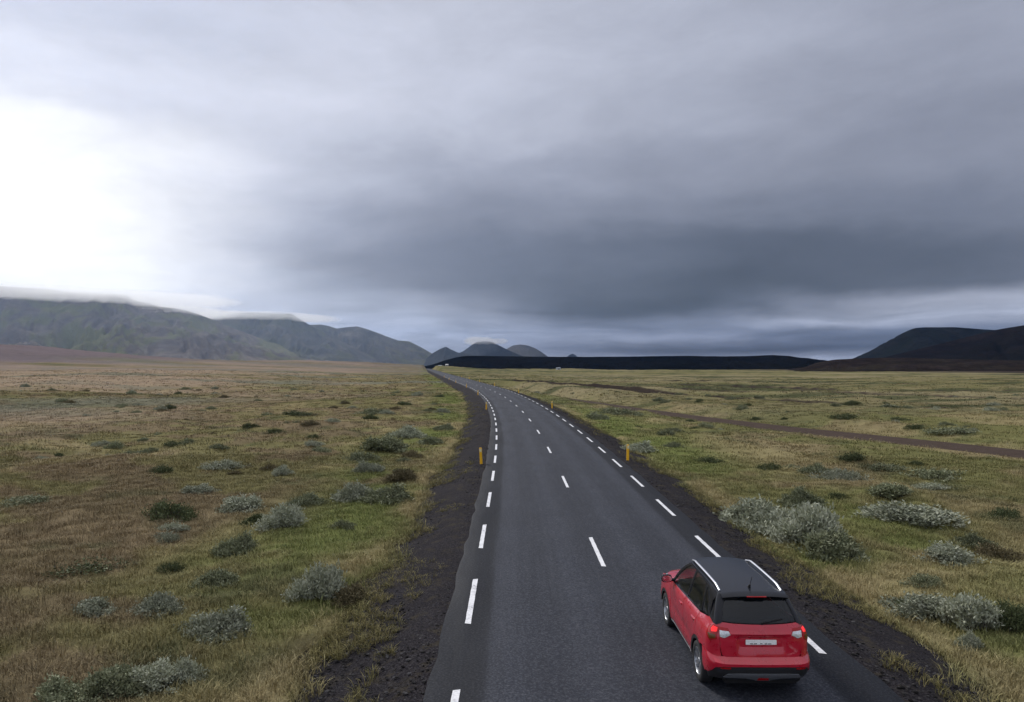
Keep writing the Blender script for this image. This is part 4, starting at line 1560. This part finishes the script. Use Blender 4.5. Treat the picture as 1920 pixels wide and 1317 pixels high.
for side, yy, nm, lab, (tx, ty) in POSTS:
    p, t, nrm = road_frame(yy)
    q = p + nrm * side * (4.15 if side < 0 else 4.28)
    o = empty('marker_post', (q.x, q.y, -0.10), math.atan2(-t.x, t.y))
    o.rotation_euler = (R(tx), R(ty), math.atan2(-t.x, t.y))
    o.scale = (1.35, 1.35, 1.0)
    tag(o, lab, 'marker post', 'yellow marker posts along the road')
    for n_, me in (('post_body', P_BODY), ('reflector', P_REFL), ('post_foot', P_FOOT)):
        c = bpy.data.objects.new(n_, me)
        COL.objects.link(c)
        c.parent = o

# ================================================================== far farm buildings
M_WALLW = flat_mat('white_render', (0.62, 0.62, 0.60), 0.7)
M_WALLG = flat_mat('grey_render', (0.42, 0.44, 0.46), 0.7)
M_ROOFG = flat_mat('grey_sheet_roof', (0.22, 0.25, 0.28), 0.5)
M_DOORD = flat_mat('farm_door', (0.08, 0.06, 0.05), 0.6)
M_PANE = flat_mat('farm_pane', (0.03, 0.04, 0.05), 0.1)


def farm(x, y, w, dpt, h, rise, rz, label, roofmat, wallmat):
    z = float(land_z(np.array([x]), np.array([y]))[0])
    o = empty('farm_building', (x, y, z - 0.1), rz)
    tag(o, label, 'building')
    vs, fs = box_verts(-w / 2, w / 2, -dpt / 2, dpt / 2, -.6, h)
    vs += [(-w / 2, 0, h + rise), (w / 2, 0, h + rise)]
    fs = [f for f in fs if f != (1, 5, 7, 3)] + [(1, 3, 8), (5, 9, 7)]
    mesh_obj('wall', raw_mesh('wall', vs, fs), wallmat, o)
    e, th = .35, .14
    V = []
    for xx in (-w / 2 - e, w / 2 + e):
        for yy, zz in ((-dpt / 2 - e, h - e * rise / (dpt / 2)), (0, h + rise), (dpt / 2 + e, h - e * rise / (dpt / 2))):
            V += [(xx, yy, zz + .02), (xx, yy, zz + th + .02)]
    F = [(0, 2, 8, 6), (2, 4, 10, 8), (1, 7, 9, 3), (3, 9, 11, 5), (0, 6, 7, 1), (4, 5, 11, 10), (0, 1, 3, 2), (2, 3, 5, 4), (6, 8, 9, 7), (8, 10, 11, 9)]
    mesh_obj('roof', raw_mesh('roof', V, F), roofmat, o)
    bevel_box('door', -.5, .5, -dpt / 2 - .05, -dpt / 2 + .05, 0, 2.0, M_DOORD, o, 0)
    for k in (-1, 1):
        wd = bevel_box('window', k * w * .3 - .5, k * w * .3 + .5, -dpt / 2 - .06, -dpt / 2 + .04, 1.0, 2.0, wallmat, o, 0)
        bevel_box('pane', k * w * .3 - .42, k * w * .3 + .42, -dpt / 2 - .08, -dpt / 2 - .05, 1.08, 1.92, M_PANE, wd, 0)
    return o


farm(-84, 880, 3.2, 3, 2.3, 0.8, R(10), 'tiny white house beside the far end of the road', M_WALLW, M_WALLW)
farm(-98, 930, 4.5, 4, 1.9, 0.8, R(-5), 'low grey shed near the tiny white house on the far plain', M_ROOFG, M_ROOFG)
farm(63, 930, 5.0, 5, 2.1, 1.2, R(15), 'small pale farmhouse at the foot of the dark plateau', M_ROOFG, M_WALLG)


# ================================================================== shrubs
def leaf_mat(name, dark, mid, pale, trans=0.12):
    m, n, b = principled(name, mid, 0.7)
    b.inputs['Specular IOR Level'].default_value = 0.10
    a = attr_color(n, 'rnd')
    oi = n.n('ShaderNodeObjectInfo')
    c = n.ramp(a.outputs['Fac'], [(0.0, dark), (0.5, mid), (1.0, pale)])
    c = n.v('SCALE', c, n.m('ADD', 0.82, n.m('MULTIPLY', oi.outputs['Random'], 0.36)))
    n.put(b.inputs['Base Color'], c)
    return m


M_WILLOW = leaf_mat('willow_leaf_grey', (0.18, 0.195, 0.125), (0.33, 0.345, 0.25), (0.46, 0.47, 0.37))
M_WILLOWG = leaf_mat('willow_leaf_green', (0.085, 0.098, 0.052), (0.20, 0.215, 0.125), (0.37, 0.38, 0.25))
M_HEATHD = leaf_mat('juniper_leaf', (0.045, 0.058, 0.026), (0.095, 0.112, 0.052), (0.16, 0.175, 0.09))
M_HEATHB = leaf_mat('heath_leaf_brown', (0.090, 0.076, 0.042), (0.155, 0.130, 0.072), (0.22, 0.19, 0.11))
M_TWIG = flat_mat('shrub_twig', (0.085, 0.070, 0.055), 0.9)


def leaf_quads(P, D, U, length, width, rnd):
    """P: leaf bases, D: leaf directions, U: sideways; each leaf a folded pair of triangles (a pointed diamond)"""
    n = len(P)
    L = (length * (0.7 + 0.6 * RNG.random(n)))[:, None]
    W = (width * (0.7 + 0.6 * RNG.random(n)))[:, None]
    a = P
    b = P + D * L * 0.5 + U * W * 0.5
    c = P + D * L
    d = P + D * L * 0.5 - U * W * 0.5
    V = np.stack([a, b, c, d], 1).reshape(-1, 3)
    idx = np.arange(n)[:, None] * 4
    Fq = np.concatenate([idx, idx + 1, idx + 2, idx + 3], 1)
    return V, Fq, np.repeat(rnd, 4)


def unit(v):
    return v / np.maximum(1e-9, np.linalg.norm(v, axis=1, keepdims=True))


def shrub_mesh(seed, n_br, n_leaf, rx, ry, rz, leaf=0.078, lw=0.034, flat=0.55):
    """a low many-stemmed bush about 2*rx wide: branch tips on an uneven dome, leaves along the outer twigs"""
    rg = np.random.default_rng(seed)
    ang = rg.random(n_br) * 2 * math.pi
    rad = np.sqrt(rg.random(n_br))
    lob = 1 + 0.75 * fbm(np.cos(ang) * 1.4 + seed * 3.7, np.sin(ang) * 1.4, seed, 2)
    rad = rad * lob
    lump = (0.78 + 0.35 * rg.random(n_br)) * (1 + 0.9 * fbm(rad * np.cos(ang) * 1.7 + seed, rad * np.sin(ang) * 1.7, seed + 1, 2))
    tips = np.stack([rx * rad * np.cos(ang), ry * rad * np.sin(ang), rz * lump * np.sqrt(np.maximum(0.05, 1 - 0.92 * rad ** 2))], 1)
    base = np.stack([0.38 * tips[:, 0] + 0.05 * rg.normal(size=n_br), 0.38 * tips[:, 1] + 0.05 * rg.normal(size=n_br), np.full(n_br, -0.12)], 1)
    # twigs as three-sided tapering prisms
    SV, SF = [], []
    for i in range(n_br):
        p0, p1 = base[i], tips[i]
        mid = (p0 + p1) / 2 + np.array([0, 0, 0.06]) + 0.03 * rg.normal(size=3)
        o = len(SV)
        for q, r in ((p0, .011), (mid, .008), (p1, .003)):
            for k in range(3):
                a = 2.094 * k
                SV.append((q[0] + r * math.cos(a), q[1] + r * math.sin(a), q[2]))
        for s in range(2):
            for k in range(3):
                SF.append((o + 3 * s + k, o + 3 * s + (k + 1) % 3, o + 3 * s + 3 + (k + 1) % 3, o + 3 * s + 3 + k))
    bi = rg.integers(0, n_br, n_leaf)
    t = 0.35 + 0.70 * np.sqrt(rg.random(n_leaf))
    P = base[bi] + (tips[bi] - base[bi]) * t[:, None]
    P = P + rg.normal(size=(n_leaf, 3)) * np.array([0.040, 0.040, 0.030]) * (0.6 + t[:, None])
    P[:, 2] = np.maximum(P[:, 2], 0.0 + 0.02 * rg.random(n_leaf))
    D = unit((tips[bi] - base[bi]) * 0.8 + rg.normal(size=(n_leaf, 3)) * 0.45 + np.array([0, 0, 0.25]))
    U = unit(np.cross(D, rg.normal(size=(n_leaf, 3))))
    hgt = P[:, 2] / rz
    tone = np.clip(0.46 + 0.08 * rg.normal(size=n_leaf) + 0.60 * (rg.random(n_br)[bi] - 0.5), 0, 1)
    V, Fq, rv = leaf_quads(P, D, U, leaf, lw, tone)
    me = np_mesh('foliage', V, Fq)
    at = me.attributes.new('rnd', 'FLOAT', 'POINT')
    at.data.foreach_set('value', rv.astype(np.float32))
    me.materials.append(M_WILLOW)
    st = raw_mesh('stems', SV, SF)
    st.materials.append(M_TWIG)
    return me, st


SHR = [shrub_mesh(900 + i, nbr, nl, rx, ry, rz) for i, (nbr, nl, rx, ry, rz) in enumerate((
    (120, 6500, .60, .52, .46), (140, 7500, .66, .50, .40), (110, 6000, .55, .55, .52), (130, 7000, .70, .45, .36), (100, 5200, .50, .46, .42)))]
SHR_W = [1.24, 1.36, 1.16, 1.44, 1.06]
SHR_H = [.56, .50, .62, .46, .52]
LOWS = [shrub_mesh(950 + i, nbr, nl, rx, ry, rz, 0.06, 0.028) for i, (nbr, nl, rx, ry, rz) in enumerate((
    (70, 2600, .62, .50, .20), (60, 2300, .58, .55, .24), (80, 2800, .70, .45, .18)))]
LOW_W = [1.28, 1.22, 1.44]
LOW_H = [.26, .30, .24]
shrub_count = [0]


def ground_hit(px, py):
    """where the sight line meets the turf"""
    rx, rz = px_ray(px), (PY0 - py) / FPX
    Yv = (CAM_H + 0.75) / -rz
    for _ in range(8):
        z = float(land_z(np.array([rx * Yv]), np.array([Yv]))[0])
        Yv = 0.5 * Yv + 0.5 * (CAM_H - z) / -rz
    return rx * Yv, Yv, float(land_z(np.array([rx * Yv]), np.array([Yv]))[0])


def shrub(x, y, z, width, height, mat, label, group, low=False, name='willow_shrub', cat='shrub'):
    k = shrub_count[0]
    shrub_count[0] += 1
    i = k % (3 if low else 5)
    fo, st = (LOWS if low else SHR)[i]
    w0 = (LOW_W if low else SHR_W)[i]
    h0 = (LOW_H if low else SHR_H)[i]
    o = empty(name, (x, y, z - 0.03), random.uniform(-.5, .5) + (math.pi if k % 2 else 0))
    o.scale = (width / w0, width / w0 * random.uniform(.8, 1.05), height / h0)
    tag(o, label, cat, group)
    f = bpy.data.objects.new('foliage', fo)
    COL.objects.link(f)
    f.parent = o
    f.material_slots[0].link = 'OBJECT'
    f.material_slots[0].material = mat
    s = bpy.data.objects.new('stems', st)
    COL.objects.link(s)
    s.parent = o
    return o


G, GG, DK, BR = M_WILLOW, M_WILLOWG, M_HEATHD, M_HEATHB
# (px x, px y of the foot, width px, height px, leaves, label)
SHRUBS_L = [
    (396, 1196, 108, 62, G, 'pale silver-grey willow bush, roundest in the lower left field'),
    (595, 1128, 100, 62, G, 'pale grey willow bush beside the gravel bank, upright twigs, lower left field'),
    (652, 1132, 62, 38, BR, 'brownish green bush touching the pale willow by the gravel bank'),
    (290, 1152, 92, 36, G, 'low grey willow bush, middle of three in the lower left field'),
    (168, 1152, 66, 32, G, 'low grey willow bush, leftmost of three in the lower left field'),
    (120, 1322, 120, 48, GG, 'grey-green willow at the bottom left corner, start of a long thicket'),
    (205, 1308, 110, 50, GG, 'grey-green willow in the long thicket, second from the left corner'),
    (280, 1294, 100, 50, G, 'grey willow in the long bottom left thicket, third from the corner'),
    (340, 1280, 76, 44, G, 'grey willow at the right end of the long bottom left thicket'),
    (404, 1098, 68, 30, GG, 'small grey-green willow above the round silver bush, left field'),
    (436, 1040, 62, 46, GG, 'dark grey-green upright willow below the two round bushes, left field'),
    (528, 992, 80, 42, G, 'rounded grey willow bush, right one of a pair in the left field'),
    (446, 960, 76, 32, G, 'spreading grey willow bush, left one of a pair in the left field'),
    (478, 985, 56, 20, DK, 'dark green low bush pressed between the two rounded willows'),
    (305, 974, 98, 30, DK, 'wide dark green bush standing alone in the left field'),
    (320, 996, 52, 16, G, 'small grey willow just below the wide dark green bush'),
    (306, 1016, 58, 18, G, 'small grey willow two below the wide dark green bush'),
    (367, 930, 62, 22, G, 'flat grey willow bush in the brown left field, above the wide dark bush'),
    (575, 950, 66, 24, GG, 'grey-green willow bush between the round bush and the big dark clump'),
    (664, 940, 64, 36, G, 'grey left half of the big willow clump beside the gravel, left field'),
    (716, 942, 78, 38, GG, 'dark green right half of the big willow clump beside the gravel, left field'),
    (752, 905, 58, 24, BR, 'reddish brown bush above the big willow clump near the gravel'),
    (298, 888, 50, 15, DK, 'flat dark bush alone in the brown left field'),
    (412, 880, 76, 15, G, 'long low grey willow in the middle of the left field'),
    (528, 893, 32, 22, G, 'small round pale willow in the middle of the left field'),
    (692, 886, 44, 26, G, 'small pale willow below the row of willows nearest the gravel'),
    (676, 866, 62, 18, GG, 'low grey-green willow at the lower end of the row near the gravel'),
    (716, 848, 80, 32, GG, 'broad grey-green willow in the middle of the row near the gravel'),
    (764, 823, 62, 24, G, 'grey willow at the upper end of the row near the gravel'),
    (808, 832, 38, 14, GG, 'small willow close to the gravel, lower of two'),
    (830, 806, 30, 13, GG, 'small willow close to the gravel, upper of two'),
    (322, 838, 42, 11, DK, 'small dark bush far out in the left field, left of two'),
    (466, 801, 36, 11, DK, 'small dark bush far out in the left field, right of two'),
    (130, 1082, 160, 18, DK, 'long dark low mat of shrub at the left, under the field'),
    (40, 946, 84, 14, GG, 'long low grey-green willow at the left edge of the picture'),
    (318, 1072, 56, 16, DK, 'small dark mat of shrub above the three low grey willows'),
    (640, 990, 46, 14, GG, 'small green bush just below the big willow clump'),
    (550, 780, 56, 10, DK, 'flat dark bush far up the left field near the paler slope'),
    (700, 776, 60, 11, GG, 'flat grey-green bush far up the left field near the road'),
]
SHRUBS_R = [
    (1430, 988, 108, 54, G, 'pale willow at the upper end of the big hedge-like clump by the road'),
    (1482, 1008, 126, 70, G, 'tallest grey willow in the big clump by the road, right side'),
    (1532, 1024, 118, 68, G, 'grey willow third along the big clump by the road'),
    (1566, 1050, 104, 56, GG, 'grey-green willow at the lower end of the big clump by the road'),
    (1508, 952, 72, 36, GG, 'grey-green willow directly behind the big clump by the road'),
    (1574, 937, 40, 13, DK, 'small dark bush to the right behind the big roadside clump'),
    (1734, 984, 138, 46, G, 'broad grey willow mound alone in the right field'),
    (1682, 936, 78, 28, GG, 'grey-green willow above the broad grey mound, right field'),
    (1583, 902, 84, 20, G, 'long grey willow, right one of two behind the big roadside clump'),
    (1536, 890, 56, 20, GG, 'dark grey-green willow, left one of two behind the big roadside clump'),
    (1664, 886, 84, 16, GG, 'long low willow mat in the upper right field, left of two'),
    (1786, 902, 126, 18, GG, 'long low willow mat in the upper right field, right of two'),
    (1760, 920, 64, 13, G, 'small grey willow below the long low mats, right field'),
    (1788, 1056, 84, 36, G, 'grey willow below the broad grey mound, right field'),
    (1832, 1026, 64, 24, GG, 'smaller willow behind the grey willow below the broad mound'),
    (1874, 1050, 84, 26, BR, 'brown low bush near the right edge below the broad mound'),
    (1756, 1158, 118, 48, G, 'pale grey willow bush at the lower right, beside the gravel'),
    (1838, 1184, 112, 62, G, 'largest pale willow at the lower right, beside the dark bush'),
    (1905, 1186, 80, 58, DK, 'dark green bush at the lower right edge of the picture'),
    (1818, 1214, 46, 32, G, 'small pale willow in front of the largest one, lower right'),
    (1892, 974, 62, 20, DK, 'dark low bush at the right edge beside the broad mound'),
    (1196, 848, 50, 24, G, 'grey willow beside the nearest right marker post'),
    (1118, 786, 42, 13, GG, 'small willow beside the road beyond the right marker post, lower of two'),
    (1160, 779, 80, 13, GG, 'long low willow beside the road beyond the right marker post'),
    (1332, 870, 54, 12, DK, 'small dark bush in the right field, left of two'),
    (1448, 882, 42, 13, DK, 'small dark bush in the right field, right of two'),
    (1600, 761, 34, 8, DK, 'tiny dark bush beyond the dirt track, leftmost of four'),
    (1672, 766, 40, 7, DK, 'tiny dark bush beyond the dirt track, second of four'),
    (1690, 789, 34, 7, DK, 'tiny dark bush beyond the dirt track, third of four'),
    (1724, 805, 44, 9, DK, 'tiny dark bush beyond the dirt track, lowest of four'),
    (1810, 816, 96, 13, GG, 'long low willow mat beyond the dirt track'),
    (1590, 786, 46, 10, DK, 'small dark green patch of bush beyond the dirt track'),
    (1740, 1098, 66, 18, GG, 'low grey-green mat above the pale lower right willows'),
    (1700, 1140, 44, 18, DK, 'small dark bush between gravel and pale lower right willows'),
]
for grp, lst in (('shrubs in the left field', SHRUBS_L), ('shrubs in the right field', SHRUBS_R)):
    for px, py, wp, hp, mt, lab in lst:
        x, y, z = ground_hit(px, py)
        dist = math.hypot(x, y)
        sc = y / FPX
        low = hp / wp < 0.33
        shrub(x, y + wp * sc * 0.28, z, wp * sc * 1.12, hp * sc * 0.82, mt, lab, grp, low,
              name='willow_shrub' if mt in (G, GG) else 'heath_bush')

# scattered small bushes further out, alike and too many to tell apart
rg = random.Random(5)
n_s = 0
while n_s < 150:
    yy = rg.uniform(38, 175)
    xx = rg.uniform(-0.72, 0.74) * yy
    lat = float(road_lat(xx, yy))
    if abs(lat) < 8.5 or float(polydist(xx, yy, TRACK)) < 4 or float(polydist(xx, yy, STREAM)) < 6:
        continue
    clump = float(fbm(xx / 16, yy / 16, 881, 3))
    if clump < -0.02 and rg.random() < 0.8:
        continue
    zz = float(land_z(np.array([xx]), np.array([yy]))[0])
    wd = rg.uniform(.5, 1.5) * (1 + yy / 170)
    left = lat < 0
    mt = rg.choice((GG, G, GG, BR, G, DK) if left else (GG, G, DK, GG))
    tone = {G.name: 'grey', GG.name: 'grey-green', DK.name: 'dark green', BR.name: 'brown'}[mt.name]
    shrub(xx, yy, zz, wd, wd * rg.uniform(.16, .28), mt,
          'low %s bush %s, %s of %s plain' % (
              tone,
              'level with the nearest posts' if yy < 58 else ('beyond the nearest posts' if yy < 85 else ('by the road bend' if yy < 125 else 'far past the bend')),
              'on the road side' if abs(xx - float(road_x(yy))) < 0.22 * yy + 6 else ('in the middle' if abs(xx) < 0.5 * yy else 'on the outer side'),
              'left' if left else 'right'),
          'small low %s bushes on the %s plain' % (tone, 'left' if left else 'right'), True, name='low_bush', cat='bush')
    n_s += 1


# ================================================================== grass, ground cover, stones (stuff)
def grass_mat(name, rough=0.8, gain=1.0):
    m, n, b = principled(name, (0.1, 0.1, 0.05), rough)
    b.inputs['Specular IOR Level'].default_value = 0.05
    a = attr_color(n, 'tint', 'INSTANCER')
    r = attr_color(n, 'rnd')
    c = n.v('SCALE', a.outputs['Color'], n.m('MULTIPLY', gain, n.m('ADD', 0.75, n.m('MULTIPLY', r.outputs['Fac'], 0.5))))
    n.put(b.inputs['Base Color'], c)
    return m


M_GRASS = grass_mat('grass_blades', gain=1.25)
M_STONE = grass_mat('bank_stone', 0.85)


def tuft_mesh(name, seed, n_blade, spread, height, width, lean=0.6):
    rg = np.random.default_rng(seed)
    V, F, A = [], [], []
    for i in range(n_blade):
        a = rg.random() * 2 * math.pi
        r = spread * math.sqrt(rg.random())
        bx, by = r * math.cos(a), r * math.sin(a)
        h = height * rg.uniform(.5, 1.15)
        da = a + rg.normal() * 0.9
        ln = h * lean * rg.uniform(.3, 1.5)
        ux, uy = -math.sin(da), math.cos(da)
        w = width * rg.uniform(.6, 1.3) / 2
        o = len(V)
        mx, my = bx + 0.35 * ln * math.cos(da), by + 0.35 * ln * math.sin(da)
        ex, ey = bx + ln * math.cos(da), by + ln * math.sin(da)
        V += [(bx - ux * w, by - uy * w, -.04), (bx + ux * w, by + uy * w, -.04), (mx + ux * w * .8, my + uy * w * .8, h * .6), (mx - ux * w * .8, my - uy * w * .8, h * .6), (ex, ey, h * .95)]
        F += [(o, o + 1, o + 2, o + 3), (o + 3, o + 2, o + 4)]
        A += [rg.random()] * 5
    me = raw_mesh(name, V, F)
    at = me.attributes.new('rnd', 'FLOAT', 'POINT')
    at.data.foreach_set('value', np.array(A, dtype=np.float32))
    return me


def stone_mesh(name, seed):
    rg = np.random.default_rng(seed)
    bm = bmesh.new()
    bmesh.ops.create_icosphere(bm, subdivisions=1, radius=1)
    for v in bm.verts:
        v.co = Vector(v.co) * rg.uniform(.7, 1.2)
        v.co.z *= .6
    me = bpy.data.meshes.new(name)
    bm.to_mesh(me)
    bm.free()
    at = me.attributes.new('rnd', 'FLOAT', 'POINT')
    at.data.foreach_set('value', np.full(len(me.vertices), rg.random(), dtype=np.float32))
    return me


def scatter(name, label, cat, pts, scl, tint, src, mat):
    """one 'stuff' object: points with scale, heading and tint; a node group sets one small mesh on each"""
    n = len(pts)
    me = bpy.data.meshes.new(name)
    me.vertices.add(n)
    me.vertices.foreach_set('co', np.asarray(pts, dtype=np.float32).ravel())
    for an, kind, dat, key in (('scl', 'FLOAT_VECTOR', scl, 'vector'), ('tint', 'FLOAT_COLOR', tint, 'color')):
        at = me.attributes.new(an, kind, 'POINT')
        at.data.foreach_set(key, np.asarray(dat, dtype=np.float32).ravel())
    rot = np.zeros((n, 3), dtype=np.float32)
    rot[:, 2] = RNG.random(n) * 2 * math.pi
    at = me.attributes.new('rot', 'FLOAT_VECTOR', 'POINT')
    at.data.foreach_set('vector', rot.ravel())
    me.update()
    src.materials.clear()
    src.materials.append(mat)
    so = bpy.data.objects.new(name + '_piece', src)
    ng = bpy.data.node_groups.new(name + '_nodes', 'GeometryNodeTree')
    ng.interface.new_socket('Geometry', in_out='INPUT', socket_type='NodeSocketGeometry')
    ng.interface.new_socket('Geometry', in_out='OUTPUT', socket_type='NodeSocketGeometry')
    N = ng.nodes
    gi, go = N.new('NodeGroupInput'), N.new('NodeGroupOutput')
    m2p = N.new('GeometryNodeMeshToPoints')
    iop = N.new('GeometryNodeInstanceOnPoints')
    oi = N.new('GeometryNodeObjectInfo')
    oi.inputs['Object'].default_value = so
    lk = ng.links.new
    lk(gi.outputs[0], m2p.inputs['Mesh'])
    lk(m2p.outputs[0], iop.inputs['Points'])
    lk(oi.outputs['Geometry'], iop.inputs['Instance'])
    for an, sock in (('rot', 'Rotation'), ('scl', 'Scale')):
        na = N.new('GeometryNodeInputNamedAttribute')
        na.data_type = 'FLOAT_VECTOR'
        na.inputs['Name'].default_value = an
        lk(na.outputs[0], iop.inputs[sock])
    lk(iop.outputs[0], go.inputs[0])
    o = mesh_obj(name, me)
    md = o.modifiers.new('scatter', 'NODES')
    md.node_group = ng
    tag(o, label, cat, kind='stuff')
    return o


def bank_z(lat, y):
    a = np.abs(lat)
    return np.interp(a, [3.70, 3.95, 4.25, 4.6, 5.0, 5.4, 5.8, 6.2, 6.6, 7.0, 7.6], [-.05, -.055, -.075, -.14, -.24, -.35, -.46, -.57, -.68, -.80, -1.05])


def field_points(n, y0, y1, power, xa=0.80, pad=6.0, dmin=5.3):
    """random spots on both fields between two distances"""
    t = RNG.random(n)
    yy = (y0 ** power + t * (y1 ** power - y0 ** power)) ** (1 / power)
    xx = (RNG.random(n) * 2 - 1) * (xa * yy + pad)
    d = np.abs(road_lat(xx, yy))
    edge = dmin - 1.3 * fbm(xx / 2.1, yy / 2.1, 5, 3)
    keep = (d > edge) & (polydist(xx, yy, TRACK) > 1.9 + 1.5 * RNG.random(n)) & ~((polydist(xx, yy, STREAM) < 8.0) & (yy > 70))
    for dl in DITCHES:
        keep &= polydist(xx, yy, dl) > 4.8
    return xx[keep], yy[keep]


def tufts(name, label, n, y0, y1, power, src, s0, s1, zs, bright=1.0, dmin=6.25, thin=None):
    xx, yy = field_points(n, y0, y1, power, dmin=dmin)
    if thin is not None:
        k = thin(xx, yy) > RNG.random(len(xx))
        xx, yy = xx[k], yy[k]
    z = land_z(xx, yy)
    lt = road_lat(xx, yy)
    z = np.where(np.abs(lt) < 7.4, np.maximum(z, bank_z(lt, yy) - 0.02), z)
    c = land_col(xx, yy)
    k = (0.82 + 0.36 * RNG.random(len(xx)))[:, None] * bright
    straw = (RNG.random(len(xx)) < 0.12)[:, None]
    c = np.where(straw, 0.55 * c + 0.45 * np.array([0.30, 0.24, 0.12]), c) * k
    s = s0 + (s1 - s0) * RNG.random(len(xx)) ** 1.5
    scl = np.stack([s, s, s * zs * (0.7 + 0.6 * RNG.random(len(xx)))], 1)
    return scatter(name, label, 'grass', np.stack([xx, yy, z], 1), scl, np.concatenate([c, np.ones((len(c), 1))], 1), src, M_GRASS)


tufts('grass', 'short olive and straw grass covering the verges near the camera', 52000, 6.5, 46, 1.15, tuft_mesh('tuft_near', 1, 18, .19, .10, .012, 1.1), .8, 1.7, 1.0)
tufts('grass', 'mixed grass and moss over the middle of both fields', 40000, 40, 150, 1.3, tuft_mesh('tuft_mid', 2, 12, .36, .11, .032, 1.2), .8, 1.7, 1.0, bright=.95)
tufts('grass', 'pale far grass across the open plain', 26000, 130, 480, 1.3, tuft_mesh('tuft_far', 3, 10, .8, .18, .10, 1.2), .8, 1.8, 1.0, bright=.95)
tufts('tall_grass', 'taller straw-coloured grass along the edges of the gravel banks', 30000, 6.5, 120, 1.1, tuft_mesh('tuft_tall', 4, 14, .13, .21, .010, 1.0), .7, 1.4, 1.0, bright=1.15, dmin=5.9,
      thin=lambda x, y: np.exp(-((np.abs(road_lat(x, y)) - 7.0) / 1.2) ** 2) + 0.03)


# weeds straggling over the gravel
n = 20000
yy = 6.5 * (110 / 6.5) ** RNG.random(n)
sd = np.where(RNG.random(n) < 0.55, -1.0, 1.0)
la = 4.2 + 2.6 * RNG.random(n) ** 0.55
keep = (fbm(yy / 2.2, la * sd / 1.5, 611, 3) + 0.30 * (la - 5.6) > 0.0)
yy, sd, la = yy[keep], sd[keep], la[keep]
sl = road_slope(yy)
L = np.sqrt(1 + sl ** 2)
xx = road_x(yy) + sd * la / L
y2 = yy - sd * la * sl / L
cc = lerp3(np.broadcast_to(C_OLIVE, (len(xx), 3)), C_STRAW * 1.0, RNG.random(len(xx))) * (0.6 + 0.5 * RNG.random(len(xx)))[:, None]
ss = .35 + .65 * RNG.random(len(xx)) ** 2
scatter('weeds', 'sparse straw-coloured weeds straggling over the dark gravel', 'weeds', np.stack([xx, y2, bank_z(la, yy)], 1), np.stack([ss] * 3, 1), np.concatenate([cc, np.ones((len(cc), 1))], 1), tuft_mesh('weed', 6, 9, .09, .16, .013, 1.0), M_GRASS)
# loose stones on the banks
n = 30000
yy = 6.5 * (90 / 6.5) ** RNG.random(n)
sd = np.where(RNG.random(n) < 0.55, -1.0, 1.0)
la = 3.95 + 3.0 * RNG.random(n)
sl = road_slope(yy)
L = np.sqrt(1 + sl ** 2)
xx = road_x(yy) + sd * la / L
y2 = yy - sd * la * sl / L
g = (0.012 + 0.090 * RNG.random(n) ** 2.5)[:, None] * np.array([1.0, 0.96, 0.97])
ss = .008 + .040 * RNG.random(n) ** 5
scatter('gravel', 'loose dark lava stones lying on both gravel banks', 'gravel', np.stack([xx, y2, bank_z(la, yy) + 0.0], 1), np.stack([ss * (0.8 + 0.5 * RNG.random(n)), ss, ss * .8], 1), np.concatenate([g, np.ones((n, 1))], 1), stone_mesh('stone', 8), M_STONE)


# ================================================================== cloud lying on the summits
cm = bpy.data.materials.new('summit_cloud_air')
cm.use_nodes = True
cm.node_tree.nodes.clear()
cv = cm.node_tree.nodes.new('ShaderNodeVolumePrincipled')
cv.inputs['Color'].default_value = (1, 1, 1, 1)
cv.inputs['Density'].default_value = 0.008
cv.inputs['Anisotropy'].default_value = 0.85
co_ = cm.node_tree.nodes.new('ShaderNodeOutputMaterial')
cm.node_tree.links.new(cv.outputs[0], co_.inputs['Volume'])


def summit_cloud(px, py, D, rx, ry, rz, rot, seed, label):
    """a flattened, uneven lens of cloud resting on a summit"""
    bm = bmesh.new()
    bmesh.ops.create_icosphere(bm, subdivisions=5, radius=1)
    for v in bm.verts:
        p = v.co.copy()
        n_ = float(fbm(p.x * 2.2 + seed, p.y * 2.2 + p.z * 1.7, seed, 4))
        k = 1 + 0.45 * n_
        v.co = Vector((p.x * k * rx, p.y * k * ry, p.z * k * rz * (1.0 if p.z > 0 else 0.75)))
    me = bpy.data.meshes.new('summit_cloud')
    bm.to_mesh(me)
    bm.free()
    o = mesh_obj('summit_cloud', me, cm, smooth=True)
    o.location = (px_ray(px) * D, D, CAM_H + (PY0 - py) / FPX * D)
    o.rotation_euler = (0, 0, R(rot))
    tag(o, label, 'cloud', kind='stuff')
    return o


summit_cloud(60, 557, 3150, 800, 240, 56, 20, 3, 'pale cloud lying on the long left summit')
summit_cloud(290, 586, 3450, 330, 190, 34, 25, 8, 'thin pale cloud trailing along the left range shoulder')
summit_cloud(480, 596, 4150, 420, 220, 42, 15, 5, 'pale cloud lying on the flat second summit')
summit_cloud(908, 641, 5200, 150, 150, 36, 0, 6, 'small cloud cap on the tallest cinder cone')

mm = bpy.data.materials.new('mist_air')
mm.use_nodes = True
mm.node_tree.nodes.clear()
mv = mm.node_tree.nodes.new('ShaderNodeVolumePrincipled')
mv.inputs['Color'].default_value = (0.70, 0.82, 1.0, 1)
mv.inputs['Density'].default_value = 1.3e-4
mv.inputs['Anisotropy'].default_value = 0.8
mo = mm.node_tree.nodes.new('ShaderNodeOutputMaterial')
mm.node_tree.links.new(mv.outputs[0], mo.inputs['Volume'])
mist = summit_cloud(160, 640, 2700, 1900, 620, 330, 25, 12, 'thin veil of mist drifting along the foot of the left range')
mist.name = 'mist'
mist.data.materials[0] = mm
